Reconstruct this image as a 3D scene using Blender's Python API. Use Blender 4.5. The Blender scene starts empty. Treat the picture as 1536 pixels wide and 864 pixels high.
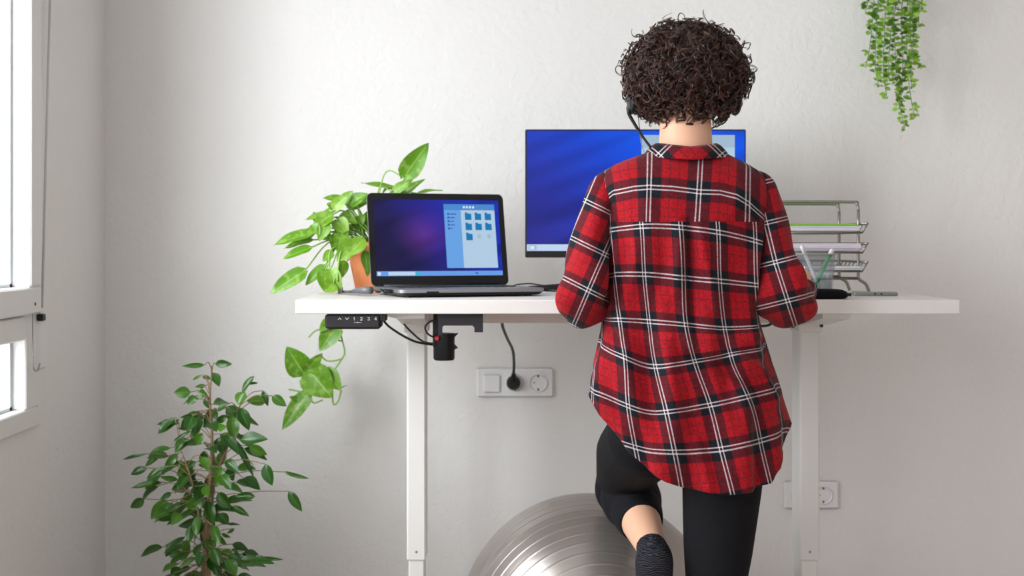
import bpy, math, random
import numpy as np
from mathutils import Vector, Matrix
random.seed(7); rng = np.random.default_rng(7)
S = bpy.context.scene; COL = S.collection
H = 1.17; F = 2133.0; VX, VY = 730.0, 365.0

# ---------------- camera ----------------
cam = bpy.data.objects.new('camera', bpy.data.cameras.new('camera')); COL.objects.link(cam)
cam.location = (0, 0, H); cam.rotation_euler = (math.pi/2, 0, 0)
cam.data.sensor_width = 36; cam.data.lens = F/1536*36
cam.data.shift_x = (768-VX)/1536; cam.data.shift_y = -(432-VY)/1536
cam.data.dof.use_dof = True; cam.data.dof.focus_distance = 2.8; cam.data.dof.aperture_fstop = 4.5
cam.data.clip_start = .05
S.camera = cam
# ---------------- world, lights, exposure ----------------
S.view_settings.view_transform = 'Standard'; S.view_settings.look = 'None'
S.view_settings.gamma = 1; S.view_settings.use_curve_mapping = False
S.view_settings.exposure = 0.09
W = bpy.data.worlds.new('daylight'); S.world = W; W.use_nodes = True
W.node_tree.nodes['Background'].inputs[0].default_value = (.90, .95, 1.0, 1)
W.node_tree.nodes['Background'].inputs[1].default_value = .90
def area(name, loc, target, sx, sy, power, color=(1, 1, 1)):
    l = bpy.data.lights.new(name, 'AREA'); l.shape = 'RECTANGLE'; l.size = sx; l.size_y = sy; l.energy = power; l.color = color
    o = bpy.data.objects.new(name, l); COL.objects.link(o); o.location = loc
    o.rotation_euler = (Vector(target)-Vector(loc)).to_track_quat('-Z', 'Y').to_euler(); return o
area('window_daylight', (-1.75, 2.3, 1.75), (.4, 2.6, 1.0), 1.6, 1.5, 85, (.93, .97, 1.0))
area('rear_fill_light', (-1.9, .1, 1.7), (.6, 2.6, 1.0), 2.2, 1.8, 175, (.91, .96, 1.0))  # added fill from behind-left, shining through the invented opening out of view

# ---------------- helpers ----------------
def P(px, py, Y): return Vector(((px-VX)*Y/F, Y, H-(py-VY)*Y/F))
def PXw(px, Y): return (px-VX)*Y/F
def PZw(py, Y): return H-(py-VY)*Y/F
def nmat(name):
    m = bpy.data.materials.new(name); m.use_nodes = True; return m, m.node_tree.nodes, m.node_tree.links
def mat(name, col, rough=.5, metal=0, bump=0, bscale=200, vary=0, emit=None, **kw):
    m, N, L = nmat(name); b = N['Principled BSDF']
    b.inputs['Base Color'].default_value = (*col, 1); b.inputs['Roughness'].default_value = rough; b.inputs['Metallic'].default_value = metal
    for k, v in kw.items(): b.inputs[k.replace('_', ' ')].default_value = v
    if emit is not None: b.inputs['Emission Color'].default_value = (*col, 1); b.inputs['Emission Strength'].default_value = emit
    if bump or vary:
        tc = N.new('ShaderNodeTexCoord'); nz = N.new('ShaderNodeTexNoise'); nz.inputs['Scale'].default_value = bscale; nz.inputs['Detail'].default_value = 4
        L.new(tc.outputs['Object'], nz.inputs['Vector'])
        if bump:
            bp = N.new('ShaderNodeBump'); bp.inputs['Strength'].default_value = 1; bp.inputs['Distance'].default_value = bump
            L.new(nz.outputs['Fac'], bp.inputs['Height']); L.new(bp.outputs[0], b.inputs['Normal'])
        if vary:
            mx = N.new('ShaderNodeMix'); mx.data_type = 'RGBA'
            mx.inputs[6].default_value = (*[c*(1-vary) for c in col], 1); mx.inputs[7].default_value = (*[min(1, c*(1+vary)) for c in col], 1)
            L.new(nz.outputs['Fac'], mx.inputs[0]); L.new(mx.outputs[2], b.inputs['Base Color'])
    return m
M = {}
M['wall'] = mat('plaster_white', (.80, .785, .765), .9)
def plaster(m):
    N, L = m.node_tree.nodes, m.node_tree.links; b = N['Principled BSDF']
    tc = N.new('ShaderNodeTexCoord')
    n1 = N.new('ShaderNodeTexNoise'); n1.inputs['Scale'].default_value = 55; n1.inputs['Detail'].default_value = 5; n1.inputs['Distortion'].default_value = .6
    n2 = N.new('ShaderNodeTexNoise'); n2.inputs['Scale'].default_value = 14; n2.inputs['Detail'].default_value = 2
    add = N.new('ShaderNodeMath'); add.operation = 'ADD'
    for n in (n1, n2): L.new(tc.outputs['Object'], n.inputs['Vector'])
    L.new(n1.outputs['Fac'], add.inputs[0]); L.new(n2.outputs['Fac'], add.inputs[1])
    bp = N.new('ShaderNodeBump'); bp.inputs['Distance'].default_value = .005; bp.inputs['Strength'].default_value = .55
    L.new(add.outputs[0], bp.inputs['Height']); L.new(bp.outputs[0], b.inputs['Normal'])
plaster(M['wall'])
M['ceil'] = mat('ceiling_paint', (.82, .82, .81), .9)
M['floor'] = mat('floor_bounce_tone', (.58, .46, .39), .5, vary=.2, bscale=6)  # floor is out of view; warm pale tone set to bounce fill onto walls
M['frame_white'] = mat('window_frame_white', (.78, .77, .75), .35)
M['metal_white'] = mat('powder_coat_white', (.80, .79, .76), .4, bump=.0002, bscale=900)
M['top'] = mat('pale_wood_laminate', (.78, .745, .715), .45, vary=.03, bscale=30)
M['black'] = mat('black_plastic', (.010, .010, .011), .4, Specular_IOR_Level=.3)
M['black_matte'] = mat('black_metal', (.022, .020, .023), .55, Specular_IOR_Level=.3)
M['rubber'] = mat('cable_rubber', (.015, .022, .018), .5)
M['grey_plastic'] = mat('grey_plastic', (.16, .16, .17), .35)
M['silver'] = mat('brushed_aluminium', (.32, .32, .33), .38, .8)
M['chrome'] = mat('grey_wire_metal', (.30, .295, .26), .35, .9)
M['paper'] = mat('white_paper', (.80, .79, .83), .8)
M['paper_pink'] = mat('pale_mauve_paper', (.72, .62, .70), .8)
M['green_folder'] = mat('green_card', (.22, .50, .06), .6)
M['white_gloss'] = mat('white_gloss_plastic', (.80, .79, .79), .25)
M['socket_hole'] = mat('dark_hole', (.05, .05, .05), .6)
M['red'] = mat('red_plastic', (.7, .02, .03), .4)
M['green_pen'] = mat('green_plastic', (.05, .45, .16), .35)
M['grey_clip'] = mat('satin_grey_metal', (.30, .30, .28), .35, .6)
M['terracotta'] = mat('terracotta', (.85, .28, .11), .7, bump=.0004, bscale=120, vary=.06)
M['soil'] = mat('soil', (.05, .03, .02), 1, bump=.004, bscale=80)
M['stem'] = mat('green_stem', (.22, .42, .06), .5)
M['stem_dark'] = mat('dark_green_stem', (.10, .22, .05), .5)
M['bark'] = mat('pale_bark', (.26, .17, .09), .8, bump=.001, bscale=150)
M['skin'] = mat('skin', (.78, .44, .29), .5, Subsurface_Weight=.15, Subsurface_Scale=.01, bump=.0002, bscale=400)
M['legging'] = mat('black_stretch_fabric', (.008, .008, .010), .75, bump=.0004, bscale=700, Specular_IOR_Level=.12)
M['eye'] = mat('eye_white', (.8, .8, .78), .2)
M['keys'] = mat('key_caps', (.02, .02, .022), .5)
M['pot_grey'] = mat('grey_ceramic', (.45, .45, .44), .5)

def glass_mat(name, tint=(1, 1, 1), rough=0.0, fac=.12):
    m, N, L = nmat(name); N.remove(N['Principled BSDF']); o = N['Material Output']
    t = N.new('ShaderNodeBsdfTransparent'); t.inputs[0].default_value = (*tint, 1)
    g = N.new('ShaderNodeBsdfGlossy'); g.inputs['Roughness'].default_value = rough
    mx = N.new('ShaderNodeMixShader'); mx.inputs[0].default_value = fac
    L.new(t.outputs[0], mx.inputs[1]); L.new(g.outputs[0], mx.inputs[2]); L.new(mx.outputs[0], o.inputs[0]); return m
M['glass'] = glass_mat('window_glass', fac=.05)
M['cup'] = glass_mat('clear_plastic', (.90, .92, .94), .12, .16)

def tag(o, label=None, cat=None, group=None, kind=None):
    if label: o['label'] = label
    if cat: o['category'] = cat
    if group: o['group'] = group
    if kind: o['kind'] = kind
    return o
def empty(name, loc, label=None, cat=None, group=None):
    o = bpy.data.objects.new(name, None); COL.objects.link(o); o.location = loc; o.empty_display_size = .05
    return tag(o, label, cat, group)

class MB:
    """collects shapes in world coordinates"""
    def __init__(s): s.v = []; s.f = []; s.m = []; s.uv = {}
    def add(s, vs, fs, mi=0):
        n = len(s.v); s.v += [tuple(v) for v in vs]; s.f += [tuple(i+n for i in f) for f in fs]; s.m += [mi]*len(fs); return n
    def box(s, a, b, mi=0, bev=0):
        x0, y0, z0 = a; x1, y1, z1 = b
        if bev <= 0:
            s.add([(x0,y0,z0),(x1,y0,z0),(x1,y1,z0),(x0,y1,z0),(x0,y0,z1),(x1,y0,z1),(x1,y1,z1),(x0,y1,z1)],
              [(0,3,2,1),(4,5,6,7),(0,1,5,4),(1,2,6,5),(2,3,7,6),(3,0,4,7)], mi)
        else:
            s.frame_box(Vector(((x0+x1)/2,(y0+y1)/2,(z0+z1)/2)), Vector((1,0,0)), Vector((0,1,0)), (x1-x0)/2, (y1-y0)/2, (z1-z0)/2, mi, bev)
    def frame_box(s, c, u, w, hu, hw, hz, mi=0, bev=0, n=None):
        """box centred c with axes u, w and their cross; bevelled by chamfer"""
        u = u.normalized(); w = w.normalized(); n = u.cross(w)
        b = min(bev, hu*.9, hw*.9, hz*.9)
        vs = []
        rings = [(-hz, b), (-hz+b, 0), (hz-b, 0), (hz, b)] if b > 0 else [(-hz, 0), (hz, 0)]
        def outline(ins):
            a, c_ = hu-ins, hw-ins
            k = b if b > 0 else 0
            if k == 0: return [(-a,-c_),(a,-c_),(a,c_),(-a,c_)]
            return [(-a+k,-c_),(a-k,-c_),(a,-c_+k),(a,c_-k),(a-k,c_),(-a+k,c_),(-a,c_-k),(-a,-c_+k)]
        for z, ins in rings:
            for (x, y) in outline(ins): vs.append(c+u*x+w*y+n*z)
        k = 8 if b > 0 else 4; fs = [tuple(reversed(range(k)))]
        for r in range(len(rings)-1):
            for i in range(k): fs.append((r*k+i, r*k+(i+1)%k, (r+1)*k+(i+1)%k, (r+1)*k+i))
        fs.append(tuple((len(rings)-1)*k+i for i in range(k))); s.add(vs, fs, mi)
    def slab(s, pts, dvec, mi=0):
        """extrude a polygon (list of Vector) by dvec"""
        k = len(pts); d = Vector(dvec)
        vs = [Vector(p) for p in pts]+[Vector(p)+d for p in pts]
        fs = [tuple(reversed(range(k))), tuple(k+i for i in range(k))]+[(i, (i+1)%k, k+(i+1)%k, k+i) for i in range(k)]
        s.add(vs, fs, mi)
    def tube(s, pts, r, seg=8, mi=0, cap=True):
        pts = [Vector(p) for p in pts]; n = len(pts)
        rs = r if isinstance(r, (list, tuple)) else [r]*n
        vs = []; fs = []; ref = None
        for i, p in enumerate(pts):
            d = (pts[min(i+1, n-1)]-pts[max(i-1, 0)])
            if d.length < 1e-9: d = Vector((0, 0, 1))
            d.normalize()
            if ref is None: ref = d.orthogonal().normalized()
            ref = (ref-d*ref.dot(d))
            if ref.length < 1e-6: ref = d.orthogonal()
            ref.normalize(); q = d.cross(ref)
            for k in range(seg):
                a = 2*math.pi*k/seg; vs.append(p+(ref*math.cos(a)+q*math.sin(a))*rs[i])
        for i in range(n-1):
            for k in range(seg): fs.append((i*seg+k, i*seg+(k+1)%seg, (i+1)*seg+(k+1)%seg, (i+1)*seg+k))
        if cap: fs.append(tuple(reversed(range(seg)))); fs.append(tuple((n-1)*seg+k for k in range(seg)))
        s.add(vs, fs, mi)
    def lathe(s, c, prof, seg=32, mi=0, axis=Vector((0,0,1))):
        """prof list of (r, h) from bottom to top about axis through c"""
        axis = axis.normalized(); a = axis.orthogonal().normalized(); b = axis.cross(a); c = Vector(c)
        vs = []; fs = []
        for r, h in prof:
            for k in range(seg):
                t = 2*math.pi*k/seg; vs.append(c+axis*h+(a*math.cos(t)+b*math.sin(t))*max(r, 1e-5))
        for i in range(len(prof)-1):
            for k in range(seg): fs.append((i*seg+k, i*seg+(k+1)%seg, (i+1)*seg+(k+1)%seg, (i+1)*seg+k))
        fs.append(tuple(reversed(range(seg)))); fs.append(tuple((len(prof)-1)*seg+k for k in range(seg)))
        s.add(vs, fs, mi)
    def ball(s, c, rx, ry=None, rz=None, seg=20, rings=12, mi=0, rot=None):
        ry = ry or rx; rz = rz or rx; c = Vector(c); vs = []; fs = []
        for i in range(1, rings):
            a = math.pi*i/rings
            for k in range(seg):
                t = 2*math.pi*k/seg; p = Vector((rx*math.sin(a)*math.cos(t), ry*math.sin(a)*math.sin(t), rz*math.cos(a)))
                if rot: p = rot @ p
                vs.append(c+p)
        top = Vector((0,0,rz)); top = (rot @ top) if rot else top
        n = len(vs); vs += [c+top, c-top]
        for k in range(seg):
            fs.append((n, k, (k+1)%seg)); fs.append((n+1, (rings-2)*seg+(k+1)%seg, (rings-2)*seg+k))
        for i in range(rings-2):
            for k in range(seg): fs.append((i*seg+k, (i+1)*seg+k, (i+1)*seg+(k+1)%seg, i*seg+(k+1)%seg))
        s.add(vs, fs, mi)
    def build(s, name, mats, parent=None, smooth=False, origin=None):
        me = bpy.data.meshes.new(name)
        if origin is None:
            origin = parent.location if parent is not None and parent.get('_w') is None else Vector((0,0,0))
            if parent is not None:
                q = parent; o = Vector((0,0,0))
                while q is not None: o = o+q.location; q = q.parent
                origin = o
            else:
                a = np.array(s.v); origin = Vector(((a[:,0].min()+a[:,0].max())/2, (a[:,1].min()+a[:,1].max())/2, a[:,2].min()))
            vs = [(v[0]-origin[0], v[1]-origin[1], v[2]-origin[2]) for v in s.v]
        me.from_pydata(vs, [], s.f)
        for m in (mats if isinstance(mats, (list, tuple)) else [mats]): me.materials.append(m)
        me.polygons.foreach_set('material_index', s.m)
        if smooth: me.polygons.foreach_set('use_smooth', [True]*len(s.f))
        me.update()
        o = bpy.data.objects.new(name, me); COL.objects.link(o)
        if parent is not None: o.parent = parent
        else: o.location = origin
        return o
def autosmooth(o, ang=40):
    me = o.data; me.polygons.foreach_set('use_smooth', [True]*len(me.polygons))
    try: me.set_sharp_from_angle(angle=math.radians(ang))
    except Exception: pass
    return o
def spline(ctrl, n=12):
    """Catmull-Rom through the control points"""
    c = [Vector(p) for p in ctrl]; c = [c[0]*2-c[1]]+c+[c[-1]*2-c[-2]]; out = []
    for i in range(1, len(c)-2):
        for k in range(n):
            t = k/n; a, b, d, e = c[i-1], c[i], c[i+1], c[i+2]
            out.append(.5*((2*b)+(d-a)*t+(2*a-5*b+4*d-e)*t*t+(3*b-a-3*d+e)*t**3))
    out.append(c[-2]); return out
def cable(name, ctrl, r, m, label, cat='cable', parent=None):
    b = MB(); b.tube(spline(ctrl), r, 8); o = b.build(name, m, parent, True)
    if parent is None: tag(o, label, cat)
    return o

# ================= ROOM =================
XL = -1.032; YB = 3.85; XR = 2.75; ZC = 2.6
def struct(name, mb, m): o = mb.build(name, m); o['kind'] = 'structure'; return o
b = MB(); b.box((XL-.3, -1.6, -.1), (XR+.2, YB+.2, 0)); struct('floor', b, M['floor'])
b = MB(); b.box((XL-.3, -1.6, ZC), (XR+.2, YB+.2, ZC+.1)); struct('ceiling', b, M['ceil'])
b = MB(); b.box((XL-.25, YB, 0), (XR+.2, YB+.15, ZC)); struct('wall_back', b, M['wall'])
b = MB(); b.box((XR, -1.6, 0), (XR+.15, YB, ZC)); struct('wall_right', b, mat('warm_bounce_tone', (.46, .38, .34), .9))  # unseen wall; its warm dark tone is invented to tint the bounced light
# left wall with the visible window's opening and an added, unseen one for light
WY0, WY1, WZ0, WZ1 = 1.55, 3.235, .755, 2.25
W2Y0, W2Y1 = -1.1, .95
b = MB(); T = XL-.25
for (ya, yb, za, zb) in ((-1.6, W2Y0, 0, ZC), (W2Y0, W2Y1, 0, WZ0), (W2Y0, W2Y1, WZ1, ZC), (W2Y1, WY0, 0, ZC), (WY0, WY1, 0, WZ0), (WY0, WY1, WZ1, ZC), (WY1, YB, 0, ZC)):
    b.box((T, ya, za), (XL, yb, zb))
struct('wall_left', b, M['wall'])
b = MB(); b.box((XL, -1.6, 0), (XR, -1.6+.001, .001))
def window(name, y0, y1):
    w = empty(name, (XL, (y0+y1)/2, WZ0)); w['kind'] = 'structure'
    xi, xo = XL+.012, XL-.06            # inner and outer faces of the frame
    zr0, zr1 = .955, 1.0725              # rail between the lower pane and the upper sash
    f = MB()
    f.box((xo, y0, WZ0), (xi, y1, .80), bev=.003); f.box((xo, y0, WZ1-.06), (xi, y1, WZ1), bev=.003)
    f.box((xo, y1-.085, .80), (xi, y1, WZ1-.06), bev=.003); f.box((xo, y0, .80), (xi, y0+.085, WZ1-.06), bev=.003)
    f.box((xo, y0+.085, zr0), (xi-.002, y1-.085, 1.008), bev=.003)
    fo = f.build('window_frame', M['frame_white'], w); fo['kind'] = 'structure'
    s = MB()
    ym = (y0+y1)/2
    for (a, c) in ((y0+.02, ym), (ym, y1-.012)):
        s.box((xo+.01, a, 1.012), (xi+.012, c, zr1), bev=.004); s.box((xo+.01, a, WZ1-.12), (xi+.012, c, WZ1-.05), bev=.004)
        s.box((xo+.01, a, zr1), (xi+.012, a+.075, WZ1-.12), bev=.004); s.box((xo+.01, c-.075, zr1), (xi+.012, c, WZ1-.12), bev=.004)
    so = s.build('window_sash', M['frame_white'], w); so['kind'] = 'structure'
    g = MB(); g.box((XL-.024, y0+.05, .80), (XL-.020, y1-.05, zr0)); g.box((XL-.024, y0+.05, zr1-.01), (XL-.020, y1-.05, WZ1-.1))
    go = g.build('window_pane', M['glass'], w); go['kind'] = 'structure'
    q = MB()                              # grey glazing gasket seen along the pane's edge
    for (z0_, z1_) in ((.80, zr0), (zr1, WZ1-.12)):
        q.box((XL-.032, y1-.10, z0_), (XL-.019, y1-.087, z1_)); q.box((XL-.032, y0+.09, z0_), (XL-.019, y1-.087, z0_+.008))
    qo = q.build('window_gasket', mat('gasket_grey', (.55, .60, .64), .5), w); qo['kind'] = 'structure'
    return w
window('window_1', WY0, WY1); window('added_fill_window', W2Y0, W2Y1)  # the second is invented, out of view, to let in more light
b = MB(); b.box((XL, WY1+.002, WZ0), (XL+.010, WY1+.028, WZ1+.05), bev=.002); struct('trim_1', b, M['frame_white'])
# roller blind strap, its guide and end clip
bl = empty('blind_strap', (XL+.02, 3.30, 1.0), 'thin grey blind pull strap hanging beside the window, ending in a black clip', 'blind strap')
def LW(px, py, dx=0.0):                   # point on the left wall seen at a pixel, dx off the wall
    Y = (-(XL+dx))*F/(VX-px); return P(px, py, Y)
b = MB(); a0, a1 = LW(76.5, -60, .012), LW(63, 462, .02); b.tube([a0, a1], .0028, 8)
b.build('strap', mat('strap_grey', (.58, .56, .53), .7), bl, True)
b = MB(); c = LW(62, 476, .02); b.box(c-Vector((.007, .012, .008)), c+Vector((.007, .012, .008)), bev=.002); b.build('end_clip', M['black'], bl)
wi = empty('strap_winder', LW(52, 500, .01), 'off white plastic strap winder on the wall under the blind strap', 'strap winder')
b = MB(); p0, p1 = LW(48, 445, .001), LW(61, 552, .001)
b.box((XL+.001, p0.y, p1.z), (XL+.018, p1.y, p0.z), bev=.005); b.build('housing', M['frame_white'], wi)
b = MB(); p0, p1 = LW(53, 440, .02), LW(60, 470, .02)
c = LW(50, 443, .02); b.box(c-Vector((.004, .012, .002)), c+Vector((.004, .016, .002)), bev=.001)
c = LW(50, 456, .02); b.ball(c, .006); b.build('latch', M['black'], wi)
b = MB(); b.tube(spline([LW(49, 462, .021), LW(49, 520, .022), LW(50, 551, .022), LW(56, 556, .022), LW(60, 545, .022)]), .0015, 6); b.build('cord_loop', M['grey_clip'], wi, True)

# ================= WALL SOCKETS =================
def socket(px0, px1, py0, py1, label, order):
    y = YB; x0, x1 = PXw(px0, y), PXw(px1, y); z1, z0 = PZw(py0, y), PZw(py1, y)
    o = empty('wall_socket', ((x0+x1)/2, y, z0), label, 'wall socket', 'white wall sockets')
    b = MB(); b.box((x0, y-.011, z0), (x1, y, z1), bev=.004); b.build('faceplate', M['white_gloss'], o)
    n = len(order); w = (x1-x0-.02)/n; zc = (z0+z1)/2
    for i, k in enumerate(order):
        cx = x0+.01+w*(i+.5)
        if k == 's':
            b = MB(); b.box((cx-.023, y-.017, zc-.026), (cx+.023, y-.009, zc+.022), bev=.003); b.build('switch', M['white_gloss'], o)
        else:
            b = MB(); b.lathe((cx, y-.008, zc), [(.0255, 0), (.0255, .006), (.0235, .0075), (.0215, .006), (.0205, .0015), (0, .0015)], 32, axis=Vector((0, -1, 0)))
            ob = autosmooth(b.build('socket_insert', M['white_gloss'], o))
            b = MB()
            for dx in (-.0095, .0095): b.lathe((cx+dx, y-.0095, zc), [(.0028, 0), (.0028, .0012)], 12, axis=Vector((0, -1, 0)))
            for dz in (-.019, .019): b.box((cx-.002, y-.0125, zc+dz-.004), (cx+.002, y-.010, zc+dz+.004))
            b.box((cx-.013, y-.0120, zc-.001), (cx-.008, y-.0105, zc+.001))
            b.build('contact_holes', M['socket_hole'], ob)
    return o
socket(715, 830, 552, 595, 'wide white triple wall plate with switch and plugged black cord under desk', 'soo')
socket(1175, 1257, 721, 762, 'white double wall socket low behind the right desk leg', 'oo')

# ================= DESK =================
ZT = H-.1195; TH = .0295; DY0, DY1 = 3.0, 3.62
DX0, DX1 = PXw(443, DY0), PXw(1440, DY0)
desk = empty('standing_desk', ((DX0+DX1)/2, 3.3, 0), 'white height adjustable standing desk with pale wood top', 'desk')
b = MB(); b.box((DX0, DY0, ZT-TH), (DX1, DY1, ZT), bev=.0015); b.build('tabletop', M['top'], desk)
b = MB()
bx0, bx1 = PXw(640, 3.28), PXw(1192, 3.28)
b.box((bx0, 3.26, ZT-TH-.034), (bx1, 3.30, ZT-TH-.001), bev=.002); b.box((bx0, 3.36, ZT-TH-.034), (bx1, 3.40, ZT-TH-.001), bev=.002)
b.build('crossbar', mat('warm_white_metal', (.74, .66, .62), .5), desk)
def leg(px0, px1, sgn):
    yf, yb = 3.30, 3.39
    x0, x1 = PXw(px0, yf), PXw(px1, yf); zt = ZT-TH-.036; zm = PZw(842, yf)
    b = MB(); b.box((x0, yf, zm), (x1, yb, zt-.01), bev=.004); o = b.build('leg', M['metal_white'], desk)
    b = MB(); b.box((x0+.004, yf+.004, .05), (x1-.004, yb-.004, zm+.01), bev=.003); b.build('inner_column', M['metal_white'], o)
    b = MB(); b.box((x0-.006, yf-.004, zt-.022), (x1+.006, yb+.004, zt), bev=.003); b.build('collar', M['metal_white'], o)
    b = MB(); b.lathe(((x0+x1)/2, yf+.0005, zm+.022), [(.0028, 0), (.0028, .0014), (.0018, .002)], 12, axis=Vector((0, -1, 0))); b.build('screw', M['grey_clip'], o)
    b = MB(); cx = (x0+x1)/2; zb = ZT-TH   # tapering side bracket under the top
    yb0 = DY0+.02
    b.slab([(cx-.03, yb0+.03, zb), (cx-.03, DY1-.03, zb), (cx-.03, DY1-.03, zb-.012), (cx-.03, yb+.06, zb-.036), (cx-.03, yf-.06, zb-.036), (cx-.03, yb0+.03, zb-.012)], (.06, 0, 0))
    b.build('side_bracket', M['metal_white'], desk)
    b = MB(); o2 = sgn
    xa, xb = (cx-.11, cx+.03) if sgn < 0 else (cx-.03, cx+.11)
    xe = cx-.12 if sgn < 0 else cx+.12
    b.slab([(cx-sgn*.03, yf+.02, zb), (xe, yf+.02, zb), (xe, yf+.02, zb-.008), (cx+sgn*.02, yf+.02, zb-.034), (cx-sgn*.03, yf+.02, zb-.034)], (0, .04, 0))
    b.build('end_bracket', M['metal_white'], desk)
    b = MB(); b.box((cx-.035, 3.02, .002), (cx+.035, 3.62, .05), bev=.012); b.build('foot', M['metal_white'], desk)
leg(610, 639, -1); leg(1200, 1230, 1)
b = MB(); x = PXw(1232, 3.24); b.box((x-.003, 3.235, ZT-TH-.042), (x+.003, 3.245, ZT-TH)); b.build('cable_tie', M['black'], desk)
# control panel with symbols
cp_y = DY0+.006; x0, x1 = PXw(487, cp_y), PXw(574, cp_y); z1 = ZT-TH; z0 = PZw(494, cp_y)
b = MB(); xr_ = PXw(571, cp_y); x1 = PXw(579, cp_y); c = Vector(((x0+xr_)/2, cp_y+.035, (z0+z1)/2+.0)); b.frame_box(c, Vector((1,0,0)), Vector((0,1,0)), (xr_-x0)/2, .035, (z1-z0)/2, 0, .005)
b.box((x1-.022, cp_y+.004, z1-.016), (x1, cp_y+.05, z1), bev=.002)
cp = b.build('control_panel', M['black_matte'], desk)
def stroke(b, pts, w, y, mi=0):
    """flat strokes of letters standing in the XZ plane at depth y, 0.6 mm thick"""
    for p, q in zip(pts[:-1], pts[1:]):
        p = Vector((p[0], y, p[1])); q = Vector((q[0], y, q[1])); d = (q-p)
        if d.length < 1e-7: continue
        n = Vector((-d.z, 0, d.x)).normalized()*w/2; e = d.normalized()*w/2
        b.slab([p-n-e, q-n+e, q+n+e, p+n-e], (0, -.0006, 0), mi)
GL = {'1': [[(.2,.75),(.5,1),(.5,0)]], '2': [[(0,.8),(.25,1),(.75,1),(1,.75),(.9,.5),(0,0),(1,0)]],
      '3': [[(0,1),(.9,1),(.5,.55),(1,.35),(.9,.05),(.5,0),(0,.1)]], '4': [[(.7,0),(.7,1),(0,.3),(1,.3)]],
      '^': [[(0,.2),(.5,.8),(1,.2)]], 'v': [[(0,.8),(.5,.2),(1,.8)]]}
b = MB(); sc = cp_y/F
for ch, px in zip('^v1234', (509.5, 520.5, 531.5, 542, 553, 563.5)):
    hh = 4.2*sc; ww = (4.4 if ch in '^v' else 2.8)*sc
    xx = PXw(px, cp_y)-ww/2; zz = PZw(480.2, cp_y)
    for g in GL[ch]: stroke(b, [(xx+a*ww, zz+c2*hh) for a, c2 in g], .0009, cp_y+.0001)
stroke(b, [(PXw(531, cp_y), PZw(483.6, cp_y)), (PXw(542, cp_y), PZw(483.6, cp_y))], .0005, cp_y+.0001)
stroke(b, [(PXw(536, cp_y), PZw(483.0, cp_y)), (PXw(536.8, cp_y), PZw(484.2, cp_y))], .001, cp_y+.0001)
b.build('button_symbols', mat('white_print', (.8, .8, .8), .5), cp)

# black bracket under the top
hy = DY0+.02; b = MB()
x0, x1 = PXw(657, hy), PXw(724.5, hy); zt = ZT-TH; zi = PZw(488.5, hy); zb_ = PZw(498.5, hy); xi = PXw(663, hy); xj = PXw(711.5, hy)
poly = [(x0, zt), (x0, PZw(503, hy)), (xi, PZw(503, hy)), (xi, zi-.004), (xi+.004, zi), (xj-.004, zi), (xj, zi-.004), (xj, zb_), (x1, zb_), (x1, zt)]
b.slab([Vector((a, hy, c2)) for a, c2 in poly], (0, .035, 0))
tag(b.build('cable_bracket', M['black_matte']), 'black metal bracket with cut-out fixed under the desk front edge', 'bracket')
# black canister
cy = 3.13; can = empty('cable_canister', P(666, 541, cy), 'black cylindrical canister with red button hanging under the desk', 'canister')
cxx = PXw(666, cy); r = 16*cy/F; z0, z1 = PZw(540, cy), PZw(500, cy)
b = MB(); b.lathe((cxx, cy, 0), [(r*.9, z0), (r, z0+.004), (r, z1-.006), (r*1.03, z1)], 32); autosmooth(b.build('barrel', M['black'], can))
b = MB(); b.box((cxx-r-.001, cy-.012, z1-.03), (cxx-r+.012, cy+.012, PZw(490, cy)+.015), bev=.002)
b.box((cxx-r+.0, cy-.004, z1), (cxx-r+.010, cy+.006, ZT-TH)); b.build('mount', M['black_matte'], can)
b = MB(); b.slab([P(680, 501, cy-.01), P(687.5, 500, cy-.01), P(682, 506, cy-.01), P(680, 512, cy-.01)], (0, .02, 0))
b.slab([P(680, 515, cy-.01), P(686.5, 522, cy-.01), P(681, 525, cy-.01)], (0, .02, 0)); b.build('clip', M['black'], can)
b = MB(); b.lathe(P(655.5, 507.5, cy-r*.98), [(.005, 0), (.005, .004), (.0035, .0055)], 16, axis=Vector((0, -1, 0))); autosmooth(b.build('button', M['red'], can))
# cables under the desk
cable('control_cable', [P(576, 482, 3.04), P(585, 491, 3.05), P(605, 504, 3.07), P(625, 513, 3.09), P(648, 517, 3.12)], .0026, M['rubber'], 'thin black cable sagging from the control panel to the canister')
cable('motor_cable', [P(600, 474, 3.25), P(606, 486, 3.22), P(618, 499, 3.18), P(634, 512, 3.15), P(650, 515.5, 3.13)], .0022, M['rubber'], 'thin dark cable dropping from the left desk leg bracket')
cable('canister_lead', [P(657, 480, 3.10), P(646, 482, 3.1), P(638, 490, 3.1), P(641, 500, 3.11), P(652, 507, 3.12)], .002, M['rubber'], 'short looped black lead left of the canister')
cord = empty('power_cord', P(769, 573, YB-.03), 'black power cord hanging from desk and plugged into the wide wall plate', 'power cord')
zc = PZw(573, YB)
b = MB(); b.tube(spline([P(753, 476, 3.45), P(754, 490, 3.50), P(761, 508, 3.58), P(769, 525, 3.68), P(771, 545, 3.76), P(770.5, 560, 3.795)]), .0038, 8); b.build('lead', M['rubber'], cord, True)
b = MB(); b.lathe((PXw(770, YB), YB-.009, zc), [(.0185, 0), (.019, .018), (.017, .030), (.010, .036)], 28, axis=Vector((0, -1, 0)))
b.tube([(PXw(770, YB), YB-.035, zc), (PXw(770.5, 3.8), 3.80, zc+.028)], [.009, .0055]); autosmooth(b.build('plug', M['black'], cord))
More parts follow.
